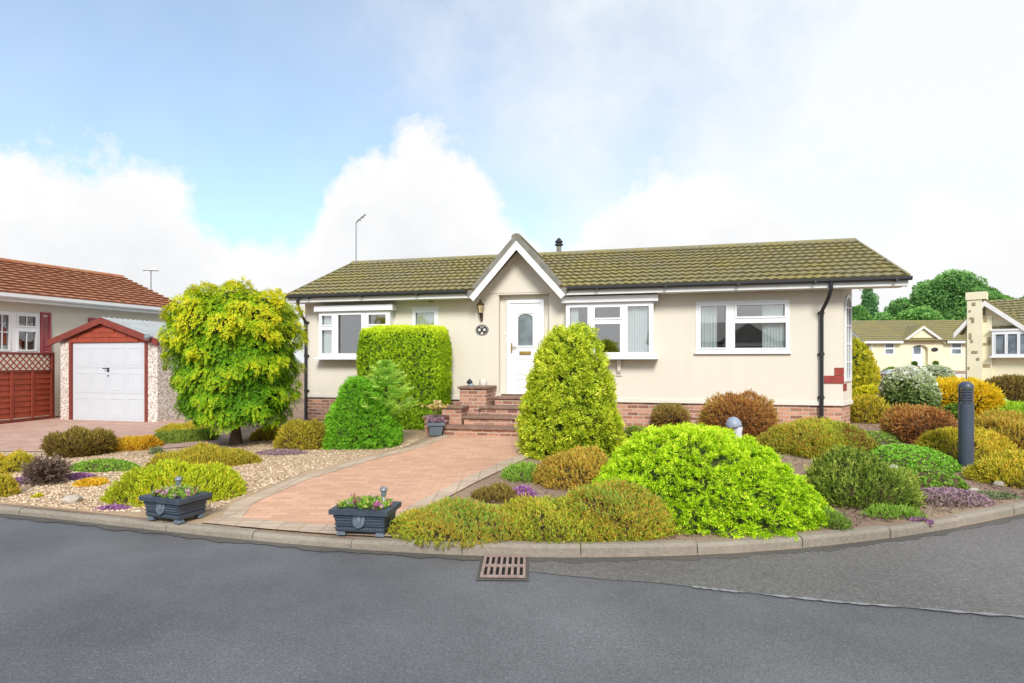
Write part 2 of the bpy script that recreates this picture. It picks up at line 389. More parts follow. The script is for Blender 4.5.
# ------------------------------------------------------------------ foliage
PROF = {
 'dome':   [(1.0, 0), (.99, .2), (.93, .42), (.82, .62), (.66, .79), (.45, .92), (.22, .985), (0, 1)],
 'ball':   [(.55, 0), (.85, .12), (.98, .3), (1, .48), (.95, .66), (.82, .82), (.58, .94), (.3, .99), (0, 1)],
 'flat':   [(1.0, 0), (.95, .2), (.84, .46), (.64, .72), (.36, .91), (0, 1)],
 'mound':  [(1.0, 0), (.97, .12), (.88, .32), (.74, .54), (.57, .74), (.38, .9), (.2, .97), (0, 1)],
 'slope':  [(1.0, 0), (.98, .08), (.92, .22), (.81, .42), (.67, .63), (.5, .81), (.32, .94), (.15, .985), (0, 1)],
 'cone':   [(.85, 0), (.97, .1), (1, .22), (.92, .4), (.8, .56), (.63, .76), (.45, .9), (.27, .97), (0, 1)],
 'spire':  [(.8, 0), (1, .15), (.98, .35), (.86, .55), (.66, .74), (.4, .9), (.16, .98), (0, 1)],
 'hedge':  [(.93, 0), (.98, .1), (1, .4), (1, .75), (.985, .88), (.94, .955), (.86, .985), (.65, 1), (0, 1.0)],
 'pine':   [(1.0, 0), (.86, .14), (.66, .34), (.46, .56), (.26, .77), (.1, .93), (0, 1)],
 'weep':   [(.62, 0), (.82, .08), (.9, .22), (.94, .42), (1, .6), (1, .72), (.93, .84), (.74, .94), (.42, .985), (0, 1)],
}
def nrm(a): return a / np.maximum(np.linalg.norm(a, axis=-1, keepdims=True), 1e-9)

class Hull:
    def __init__(s, rx, ry, h, prof='dome', p=2.0, amp=.06, sig=.25, K=24, shear=(0, 0), rng=RNG, irr=.0, lz=1.0):
        s.lz = np.array([1, 1, lz]); s.irr = irr; s.ph = rng.random(8) * 6.28; s.ia = rng.uniform(.4, 1, 8)
        s.rx, s.ry, s.h, s.p, s.amp, s.sig, s.shear, s.rng = rx, ry, h, p, amp, sig, shear, rng
        pr = np.array(PROF[prof]); t = np.linspace(0, 1, len(pr)); tt = np.linspace(0, 1, 80)
        s.r = np.interp(tt, t, pr[:, 0]); s.z = np.interp(tt, t, pr[:, 1])
        ra = (rx + ry) / 2
        ds = np.hypot(np.diff(s.r) * ra, np.diff(s.z) * h); w = (s.r[1:] + s.r[:-1]) / 2 * ds
        s.area = float(w.sum() * 2 * math.pi * ra); s.cum = np.cumsum(w) / w.sum()
        s.cent = s.raw(*s.rand(K))[0] if K else None
    def rand(s, n):
        k = np.searchsorted(s.cum, s.rng.random(n)); k = np.minimum(k, 78)
        return k + s.rng.random(n), s.rng.random(n) * 2 * math.pi
    def raw(s, k, th):
        i = np.minimum(k.astype(int), 78); f = k - i
        r = s.r[i] * (1 - f) + s.r[i + 1] * f; z = s.z[i] * (1 - f) + s.z[i + 1] * f
        c, n_ = np.cos(th), np.sin(th); q = (np.abs(c) ** s.p + np.abs(n_) ** s.p) ** (-1 / s.p)
        x = r * q * c * s.rx; y = r * q * n_ * s.ry
        ra = (s.rx + s.ry) / 2
        if s.irr:
            w = sum(s.ia[j] * np.cos((j + 1) * th + s.ph[j] + 1.7 * z * (j % 2)) / (1 + .35 * j) for j in range(5))
            v = sum(s.ia[j] * np.sin(1.9 * (j - 3) * x / s.rx + 1.6 * (j - 4) * y / s.ry + s.ph[j]) for j in range(5, 8))
            x = x * (1 + s.irr * w * .55); y = y * (1 + s.irr * w * .55); z = z * (1 + s.irr * .55 * (v - .6))
        dr = (s.r[i + 1] - s.r[i]) * ra; dz = (s.z[i + 1] - s.z[i]) * s.h
        hx = np.sign(c) * np.abs(c * q) ** (s.p - 1) / s.rx; hy = np.sign(n_) * np.abs(n_ * q) ** (s.p - 1) / s.ry
        hn = np.hypot(hx, hy); hx, hy = hx / hn, hy / hn
        N = nrm(np.stack([hx * dz, hy * dz, -dr], 1) + 1e-6)
        P = np.stack([x + s.shear[0] * z, y + s.shear[1] * z, z * s.h], 1)
        return P, N, z
    def lump(s, P):
        if s.cent is None or s.amp == 0: return np.zeros(len(P))
        out = np.empty(len(P))
        for a in range(0, len(P), 20000):
            d = (((P[a:a + 20000, None, :] - s.cent[None]) * s.lz) ** 2).sum(2)
            out[a:a + 20000] = np.exp(-d.min(1) / (2 * s.sig ** 2))
        return s.amp * (out - .6)
    def sample(s, n, inner=.1):
        k, th = s.rand(n); P, N, z = s.raw(k, th); d = s.lump(P)
        dep = -np.abs(s.rng.normal(0, 1, n)) * inner
        return P + N * (d + dep)[:, None], N, z, d / (s.amp + 1e-9), dep
    def core(s, mb_v, mb_f, off, shrink=.12, nu=22, nv=12):
        k = np.repeat(np.linspace(0, 78.99, nv), nu); th = np.tile(np.linspace(0, 2 * math.pi, nu, endpoint=False), nv)
        P, N, z = s.raw(k, th); P = P + N * (s.lump(P) - shrink)[:, None]; P[:, 2] = np.maximum(P[:, 2], -.05)
        b = sum(len(q) for q in mb_v); mb_v.append(P + np.array(off))
        for i in range(nv - 1):
            for j in range(nu): mb_f.append((b + i * nu + j, b + i * nu + (j + 1) % nu, b + (i + 1) * nu + (j + 1) % nu, b + (i + 1) * nu + j))

def template(kind, rng, m):
    """leaf rows of one spray: offset along its axis, roll about it, spread, length, width"""
    if kind == 'fish':
        off = np.repeat(np.linspace(0, .85, (m + 1) // 2), 2)[:m]; phi = np.tile([0, math.pi], m)[:m]; a = np.full(m, .85)
        ln = .55 - .28 * off; off[-1], a[-1] = .7, .05
        return off, phi, a, ln
    if kind == 'droop':
        off = np.repeat(np.linspace(0, .9, (m + 1) // 2), 2)[:m]; phi = np.tile([0, math.pi], m)[:m]; a = np.full(m, .6)
        return off, phi, a, .5 - .2 * off
    if kind == 'sprig':
        off = np.linspace(0, .75, m); phi = np.arange(m) * 2.4; a = np.full(m, .45); a[-1] = .05
        return off, phi, a, np.full(m, .45)
    if kind == 'leafy':
        off = np.zeros(m); phi = np.arange(m) * 2.4; a = np.linspace(.4, 1.3, m)
        return off, phi, a, np.full(m, 1.0)
    if kind == 'fan':
        a = np.abs(np.linspace(-.9, .9, m)); phi = np.where(np.linspace(-.9, .9, m) > 0, 0, math.pi)
        return np.zeros(m), phi, a, 1 - .3 * a

class Leaves:
    def __init__(s): s.V = []; s.T = []; s.cv = []; s.cf = []
    def sprays(s, P, axis, N, L, kind, m, wid, tint, rng, jit=.25, tipgain=.2, droop=0, lenvar=.45, tvar=.16):
        n = len(P); axis = nrm(axis); S = nrm(np.cross(axis, N + rng.normal(0, .15, N.shape))); B = np.cross(S, axis)
        off, phi, a, ln = template(kind, rng, m)
        Ls = L * (1 + rng.uniform(-lenvar, lenvar, n))
        phi = phi[None] + rng.normal(0, jit, (n, m)); a = a[None] + rng.normal(0, jit * .6, (n, m))
        if kind in ('sprig', 'leafy'): phi = phi + rng.random((n, 1)) * 6.28
        lat = np.cos(phi)[..., None] * S[:, None] + np.sin(phi)[..., None] * B[:, None]
        D = np.cos(a)[..., None] * axis[:, None] + np.sin(a)[..., None] * lat
        D = D + rng.normal(0, jit * .3, D.shape); D[..., 2] -= droop * (.4 + off[None]); D = nrm(D)
        base = P[:, None] + axis[:, None] * (off[None] * Ls[:, None])[..., None]
        if droop: base[..., 2] -= droop * .5 * (off[None] ** 2) * Ls[:, None]
        ll = ln[None] * Ls[:, None] * (1 + rng.uniform(-.25, .25, (n, m)))
        Wd = np.cross(D, B[:, None] + rng.normal(0, .5 if kind in ('sprig', 'leafy') else .25, D.shape)); Wd = nrm(Wd)
        w = wid * (1 + rng.uniform(-.3, .3, (n, m)))
        mid = base + D * (ll * .5)[..., None]; tip = base + D * ll[..., None]
        q = np.stack([base, mid + Wd * (w / 2)[..., None], tip, mid - Wd * (w / 2)[..., None]], 2).reshape(-1, 3)
        tt = tint[:, None] + tipgain * (off[None] - .4) + rng.normal(0, tvar, (n, m))
        tq = np.clip(np.repeat(tt.reshape(-1), 4) + np.tile([-.06, 0, .1, 0], n * m), 0, 1)
        s.V.append(q); s.T.append(tq)
    def build(s, name, leaf, core=None, parent=None, loc=None, rz=0):
        V = np.concatenate(s.V); nq = len(V) // 4; T = np.concatenate(s.T)
        nf = nq; loops = np.arange(nq * 4, dtype=np.int32); tot = np.full(nq, 4, np.int32); mi = np.zeros(nq, np.int32)
        if s.cf:
            C = np.concatenate(s.cv); cf = np.array(s.cf, np.int32) + len(V)
            V = np.concatenate([V, C]); T = np.concatenate([T, np.full(len(C), .1)])
            loops = np.concatenate([loops, cf.reshape(-1)]); tot = np.full(nq + len(cf), 4, np.int32); mi = np.concatenate([mi, np.ones(len(cf), np.int32)])
        me = bpy.data.meshes.new(name); me.vertices.add(len(V)); me.vertices.foreach_set('co', V.astype(np.float32).reshape(-1))
        me.loops.add(len(loops)); me.loops.foreach_set('vertex_index', loops)
        me.polygons.add(len(tot)); me.polygons.foreach_set('loop_start', (np.arange(len(tot)) * 4).astype(np.int32)); me.polygons.foreach_set('loop_total', tot)
        me.materials.append(LM[leaf]); me.materials.append(M[core or 'core'])
        me.polygons.foreach_set('material_index', mi)
        at_ = me.attributes.new('tint', 'FLOAT', 'POINT'); at_.data.foreach_set('value', T.astype(np.float32))
        me.update(calc_edges=True); me.validate()
        o = bpy.data.objects.new(name, me); COL.objects.link(o)
        if parent: o.parent = parent
        if loc is not None: o.location = loc
        o.rotation_euler = (0, 0, rz)
        return o

def zone(P, sc, rng):
    """slow patchy variation across a plant"""
    out = np.zeros(len(P))
    for _ in range(4):
        k = rng.normal(0, 1, 3) * sc; out += np.sin(P @ k + rng.random() * 6.28)
    return out / 4

STY = {   # kind, leaves per spray, spray length, leaf width (fraction of length), cover, axis: normal, up, random
 'heather':  ('sprig', 7, 1.0, .17, 6.0, (.75, .6, .34)),
 'heather_n':('sprig', 7, 1.0, .17, 5.5, (1.0, .4, .34)),
 'needle':   ('fish', 9, 1.0, .15, 5.0, (.8, .02, .3)),
 'feather':  ('fish', 11, 1.0, .12, 4.2, (.75, -.12, .24)),
 'fan':      ('fan', 5, 1.0, .2, 3.0, (.5, .75, .35)),
 'scale':    ('fish', 7, 1.0, .2, 4.4, (.65, .3, .4)),
 'leafy':    ('leafy', 5, .7, .45, 2.0, (.8, .4, .3)),
 'mat':      ('leafy', 4, .6, .5, 2.2, (.5, .7, .5)),
}
def grow(lv, hull, style, L, tint=.5, zamp=.22, zsc=2.2, hgain=.15, off=(0, 0, 0), inner=None, rng=RNG, dens=1.0, core=True, droop=0, lump_t=.25, tipgain=.25, tvar=.17, shrink=None, crown=0):
    kind, m, lf, wf, cover, (an, au, ar) = STY[style]
    n = int(hull.area * cover * dens / (L * lf * L * .55)); n = max(60, min(n, 26000))
    P, N, z, lu, dep = hull.sample(n, L * .5 if inner is None else inner)
    ax = N * an + np.array([0, 0, au]) + rng.normal(0, ar, P.shape)
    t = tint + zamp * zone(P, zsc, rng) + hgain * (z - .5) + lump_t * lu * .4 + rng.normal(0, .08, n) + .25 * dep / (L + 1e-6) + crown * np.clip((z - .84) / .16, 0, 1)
    lv.sprays(P - nrm(ax) * L * .45 + np.array(off), ax, N, L * lf, kind, m, L * wf, t, rng, droop=droop, tipgain=tipgain, tvar=tvar)
    if core: hull.core(lv.cv, lv.cf, off, shrink=(L * 1.5 + .02 if shrink is None else shrink))

def place(x0, x1, ytop, ybase, ry=None, depth=1.0, prof='dome'):
    """box of a plant in the photo -> centre, half width, half depth, height, all in metres"""
    _, Yf, _ = at((x0 + x1) / 2, ybase); rx = (x1 - x0) / 2 / F * Yf
    ry_ = ry if ry else rx * depth
    row = lambda Y, z: HY - F * (z + float(g((x0 + x1) / 2 / F, Y)) * 0 + zg - CZ) / Y
    zg = float(g(((x0 + x1) / 2 - CX) / F * Yf, Yf))
    while ry_ > .1 and row(Yf + ry_ * 1.9, 0) < ytop + .45 * (ybase - ytop): ry_ *= .93
    Yc = Yf + ry_ * .95; rx = (x1 - x0) / 2 / F * Yc; X = ((x0 + x1) / 2 - CX) / F * Yc; zg = float(g(X, Yc))
    lo, hi = .02, 6.0
    for _ in range(40):
        m = (lo + hi) / 2; top = min(row(Yc + r * ry_, z * m) for r, z in PROF[prof])
        if top > ytop: lo = m
        else: hi = m
    return X, Yc, zg, rx, ry_, lo

def shrub(name, box, leaf, style, L, label, cat, prof='dome', p=2.0, ry=None, depth=1.0, amp=.06, sig=.2, K=24, group=None, kind=None, core='core', shear=(0, 0), irr=0, lz=1.0, **kw):
    X, Y, z, rx, ry_, h = place(*box, ry=ry, depth=depth, prof=prof)
    hull = Hull(rx - L * .35, max(.05, ry_ - L * .3), max(.02, h - L * .45), prof, p, amp, sig, K, shear, irr=irr, lz=lz)
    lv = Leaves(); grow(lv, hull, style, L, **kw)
    o = lv.build(name, leaf, core, loc=(X, Y, z - .02))
    return tag(o, label, cat, group, kind)

# ------------------------------------------------------------------ frames for buildings (x along the front, y into the building)
class Frame:
    def __init__(s, o, ex): 
        l = math.hypot(*ex); s.o = o; s.ex = (ex[0] / l, ex[1] / l); s.ey = (-s.ex[1], s.ex[0]); s.rz = math.atan2(s.ex[1], s.ex[0])
    def px(s, px, py=HY, d=0.0):
        a = (px - CX) / F
        Y = (d + s.o[0] * s.ey[0] + s.o[1] * s.ey[1]) / (a * s.ey[0] + s.ey[1]); X = a * Y
        return (X - s.o[0]) * s.ex[0] + (Y - s.o[1]) * s.ex[1], CZ + (HY - py) / F * Y
    def w(s, x, y): return s.o[0] + x * s.ex[0] + y * s.ey[0], s.o[1] + x * s.ex[1] + y * s.ey[1]

# ------------------------------------------------------------------ ground, road, kerb
def grid_mesh(name, V, nr, nc, m, kind='structure', smooth=True):
    f = [(i * nc + j, i * nc + j + 1, (i + 1) * nc + j + 1, (i + 1) * nc + j) for i in range(nr - 1) for j in range(nc - 1)]
    me = bpy.data.meshes.new(name); me.from_pydata([tuple(p) for p in V], [], f); me.materials.append(m)
    if smooth: me.shade_smooth()
    o = bpy.data.objects.new(name, me); COL.objects.link(o); tag(o, kind=kind); return o

def build_ground():
    xs = np.concatenate([np.linspace(-60, -9, 18)[:-1], np.linspace(-9, 9, 91), np.linspace(9, 60, 18)[1:]])
    rs = np.concatenate([np.linspace(0, 14, 71), np.geomspace(14.6, 420, 32)])
    V = []
    for r in rs:
        for x in xs:
            X = x * (1 + max(0, r - 10) / 40); Y = float(kerb_y(x)) + .06 + r
            V.append((X, Y, float(g(X, Y))))
    grid_mesh('ground', V, len(rs), len(xs), M['soil'])
    MB().add([(-160, -120, 0), (160, -120, 0), (160, 60, 0), (-160, 60, 0)], [(0, 1, 2, 3)]).build('road', M['asphalt'])['kind'] = 'structure'
build_ground()

def strip_between(name, lo, hi, m, lift, n=60, k=10):
    """a sheet between two ground curves given as lists of (X, Y), laid on the terrain"""
    def res(c, n):
        c = np.array(c, float); d = np.r_[0, np.cumsum(np.hypot(*np.diff(c, axis=0).T))]; t = np.linspace(0, d[-1], n)
        return np.stack([np.interp(t, d, c[:, 0]), np.interp(t, d, c[:, 1])], 1)
    a, b = res(lo, n), res(hi, n); V = []
    for i in range(k + 1):
        q = a * (1 - i / k) + b * (i / k)
        for x, y in q: V.append((x, y, float(g(x, y)) + lift))
    return grid_mesh(name, V, k + 1, n, m)

def build_kerb():
    mb = MB(); xs = np.linspace(-26, 24, 1400); P = np.stack([xs, kerb_y(xs)], 1)
    d = np.r_[0, np.cumsum(np.hypot(*np.diff(P, axis=0).T))]
    rng = random.Random(5); s = 0.0
    while s < d[-1] - 1:
        e = s + .914; t = np.linspace(s + .004, e - .004, 6); dz = rng.uniform(-.006, .006); dy = rng.uniform(-.006, .006)
        X = np.interp(t, d, P[:, 0]); Y = np.interp(t, d, P[:, 1])
        drop = [.026 * float(1 - sstep(-1.4, -.5, x)) for x in X]
        vs = []
        for i in range(6):
            j0, j1 = max(i - 1, 0), min(i + 1, 5); tx, ty = X[j1] - X[j0], Y[j1] - Y[j0]; l = math.hypot(tx, ty); nx, ny = -ty / l, tx / l
            for u, z in ((dy, -.1), (dy + .004, .07), (dy + .012, .086), (dy + .026, .094), (.082, .096), (.09, .092), (.094, -.1)):
                vs.append((X[i] + nx * u, Y[i] + ny * u, z + dz - (drop[i] if z > 0 else 0)))
        f = [(i * 7 + j, i * 7 + (j + 1) % 7, (i + 1) * 7 + (j + 1) % 7, (i + 1) * 7 + j) for i in range(5) for j in range(7)]
        f += [tuple(range(7)), tuple(range(41, 34, -1))]
        mb.add(vs, f); s = e
    mb.build('kerb', M['kerb'], bevel=0)['kind'] = 'structure'
    MB()
    V = []
    for x in xs[::8]:
        V.append((x, float(kerb_y(x)) - .004, .002))
    for x in xs[::8]:
        V.append((x, float(kerb_y(x)) + .13, .06 + .022 * float(sstep(-1.6, -.3, x))))
    grid_mesh('kerb_bed', V, 2, len(xs[::8]), M['soil'])
build_kerb()

kline = lambda x0, x1, o=.125, n=30: [(x, float(kerb_y(x)) + o) for x in np.linspace(x0, x1, n)]
G = lambda *pts: [at(*p)[:2] for p in pts]
# gravel bed left of the path, block paths
strip_between('gravel_bed', kline(-14, -2.35, .09), G((-420, 452), (-100, 452), (60, 452), (150, 450), (232, 444), (330, 434), (400, 431), (436, 432)), M['gravel'], .004, 80, 14)
strip_between('garage_drive', G((-700, 470), (-420, 452), (-100, 452), (60, 452), (150, 450), (232, 444)), G((-900, 432), (-300, 426), (0, 422), (70, 416), (150, 418), (240, 414)), M['paving_drive'], .012, 60, 10)
PL = [(-2.62, float(kerb_y(-2.62)) + .128)] + G((232, 505), (292, 480), (360, 460), (412, 447), (442, 436))
PR = [(-.93, float(kerb_y(-.93)) + .128)] + G((430, 508), (474, 484), (520, 462), (556, 447), (580, 437))
strip_between('garden_path', PL, PR, M['paving'], .010, 60, 20)
def band(name, c, w, lift):
    c = np.array(c); o = []
    for i in range(len(c)):
        t = c[min(i + 1, len(c) - 1)] - c[max(i - 1, 0)]; t = t / np.linalg.norm(t); o.append((c[i][0] + t[1] * w, c[i][1] - t[0] * w))
    return strip_between(name, [tuple(p) for p in c], o, M['paving_band'], lift, 50, 4)
band('path_edging_left', PL, .2, .014)
band('path_edging_right', PR, -.22, .014)
strip_between('path_threshold', kline(-2.75, -.9, .09), kline(-2.68, -.95, .32), M['paving_band'], .018, 40, 6)
rr_ = random.Random(9); xs_ = np.linspace(-9, 9, 700)
V_ = [(x, float(kerb_y(x)) - .05 - .05 * abs(math.sin(x * 3.1) * math.sin(x * 7.7 + 1)) - .03 * rr_.random(), .006) for x in xs_] + [(x, float(kerb_y(x)) + .01, .006) for x in xs_]
grid_mesh('kerb_edge_grit', V_, 2, 700, M['gutter_dirt'])

# older chipping patch of the road along the right kerb, with its pale seam
sm = [road_pt(*p) for p in ((528, 572), (600, 580), (660, 584), (705, 589), (740, 593), (790, 598), (850, 604), (905, 608), (960, 613), (1024, 618), (1120, 626))]
kp = [(x, float(kerb_y(x)) - .02) for x in np.linspace(sm[0][0], 9, 40)]
def flat_strip(name, lo, hi, m, z, n=120, k=6, wob=0):
    def res(c):
        c = np.array(c, float); d = np.r_[0, np.cumsum(np.hypot(*np.diff(c, axis=0).T))]; t = np.linspace(0, d[-1], n)
        return np.stack([np.interp(t, d, c[:, 0]), np.interp(t, d, c[:, 1])], 1)
    a, b = res(lo), res(hi)
    if wob:
        w = np.array([wob * (math.sin(i * .17) + .5 * math.sin(i * 1.3 + 1) + .9 * math.sin(i * .053)) / 3 for i in range(n)]); a[:, 1] += w
    V = []
    for i in range(k + 1):
        for x, y in a * (1 - i / k) + b * (i / k): V.append((x, y, z))
    return grid_mesh(name, V, k + 1, n, m)
flat_strip('road_patch', sm + [(9, 4.0)], kp, M['asphalt_old'], .004, wob=.02)
for i, (p0, p1) in enumerate([(690, 745), (760, 905), (915, 1100)]):
    rr = random.Random(i); xs_ = np.linspace(p0, p1, 40); sy = np.interp(xs_, [528, 600, 660, 705, 740, 790, 850, 905, 960, 1024, 1120], [572, 580, 584, 589, 593, 598, 604, 608, 613, 618, 626])
    lo, hi = [], []
    for j, (x, y) in enumerate(zip(xs_, sy)):
        w = (.2 + 1.1 * abs(math.sin(j * .45 + i * 2)) ** 1.5 + rr.uniform(0, .9)) * min(1, j / 4, (39 - j) / 4 + .02)
        lo.append(road_pt(x, y + w * .7)); hi.append(road_pt(x, y - w * .6 - .05))
    flat_strip('road_seam', lo, hi, M['seam'], .008, n=80, k=1)

# ------------------------------------------------------------------ road gully grate
def grate():
    a = np.array(road_pt(480, 579.5)); b = np.array(road_pt(525.5, 580)); c = np.array(road_pt(481.5, 557.5))
    u = (b - a); v = (c - a); wu, wv = np.linalg.norm(u), np.linalg.norm(v)
    o = empty('drain_grate', (*a, 0), math.atan2(u[1], u[0]), label='rusty iron gully grate with two rows of slots in the road by the kerb', cat='drain')
    mb = MB()
    n = 7; sw = wu / (n + .22); hs = []
    for r in range(2):
        z0 = .022 + r * (wv - .022) / 2; z1 = z0 + (wv - .022) / 2 - .03
        for i in range(n):
            x0 = .02 + i * (wu - .02) / n; hs.append((x0, x0 + (wu - .02) / n - .019, z0, z1))
    T = Matrix(((1, 0, 0, 0), (0, 0, 1, 0), (0, -1, 0, .026), (0, 0, 0, 1)))
    mb.T = T; mb.slab(0, wu, 0, wv, 0, .012, hs)
    mb.build('grate_bars', M['iron'], o)
    MB().add([(-.025, -.03, .0075), (wu + .025, -.03, .0075), (wu + .025, wv + .02, .0075), (-.025, wv + .02, .0075)], [(0, 1, 2, 3)]).build('frame_joint', M['gutter_dirt'], o)
    MB().add([(.01, .01, .0105), (wu - .01, .01, .0105), (wu - .01, wv - .01, .0105), (.01, wv - .01, .0105)], [(0, 1, 2, 3)]).build('well_shade_sheet', M['well_shade'], o)  # flat sheet painted dark as the shade under the slots, no hole below
grate()

# ------------------------------------------------------------------ building helpers
def tiled(mb, A, B, up, n, tl=None, tr=None, cuts=None, roll=.165, amp=.012, th=.05, step=.041, T=None, edge=1):
    """courses of profiled tiles: A, B ends of the eave, up = vector eave -> ridge; tl/tr shift the ends at the ridge"""
    A, B, up = Vector(A), Vector(B), Vector(up); L = (B - A).length; ex = (B - A).normalized(); N = ex.cross(up).normalized()
    tl, tr = tl or 0, tr or 0; rr = random.Random(3)
    for i in range(n):
        t0, t1 = i / n, min(1, (i + 1) / n + .012)
        iv = [(tl * t0, L + tr * t0)]
        if cuts:
            new = []
            c = cuts(t0)
            for lo, hi in iv:
                if c: new += [(lo, c[0]), (c[1], hi)]
                else: new.append((lo, hi))
            iv = new
        for lo, hi in iv:
            if hi - lo < .05: continue
            m = max(2, int((hi - lo) / step)); vs = []
            sh = rr.uniform(-.02, .02)
            for row, (t, o, k) in enumerate(((t0, -.01, 0), (t0, th, 1), (t1, .006, 1))):
                for j in range(m + 1):
                    x = lo + (hi - lo) * j / m
                    wv = amp * (math.sin((x + sh) / roll * 2 * math.pi)) + rr.uniform(-.003, .003)
                    vs.append(A + ex * x + up * t + N * (o + k * wv))
            w = m + 1
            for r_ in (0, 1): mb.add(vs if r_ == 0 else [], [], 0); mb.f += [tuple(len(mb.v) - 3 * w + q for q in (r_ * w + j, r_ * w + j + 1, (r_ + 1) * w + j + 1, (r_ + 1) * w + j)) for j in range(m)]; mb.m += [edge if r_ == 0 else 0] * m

def window(parent, name, s0, s1, z0, z1, v, lights, fw=.055, depth=.07, sash=.045, glass='glass', bars=None, mat='white', label=None):
    """frame with openings; lights = (s0,s1,z0,z1) glass openings; sashes stand proud round each light"""
    mb = MB(); mb.slab(s0, s1, z0, z1, v, v + depth, lights)
    for a, b, c, d in lights:
        q = sash * .55
        mb.slab(a - q, b + q, c - q, d + q, v - .014, v - .001, [(a + .012, b - .012, c + .012, d - .012)])
    for a, b, c, d in (bars or []): mb.box(a, b, v + .012, v + .032, c, d)
    w = mb.build(name, M[mat], parent, bevel=.004)
    pm = MB()
    for a, b, c, d in lights: pm.add([(a - .001, v + .04, c - .001), (b + .001, v + .04, c - .001), (b + .001, v + .04, d + .001), (a - .001, v + .04, d + .001)], [(0, 1, 2, 3)])
    pm.build('pane', M[glass], w)
    if label: w['label'] = label
    return w

def curtain(parent, s0, s1, z0, z1, v, folds=9, amp=.02, name='curtain', m='curtain'):
    n = folds * 8; vs = []
    for z in (z0, z1):
        for j in range(n + 1):
            t = j / n; vs.append((s0 + (s1 - s0) * t, v + amp * math.sin(t * folds * 6.283) + amp * .4 * math.sin(t * 13), z))
    return MB().add(vs, [(j, j + 1, n + 2 + j, n + 1 + j) for j in range(n)]).build(name, M[m], parent, smooth=True)

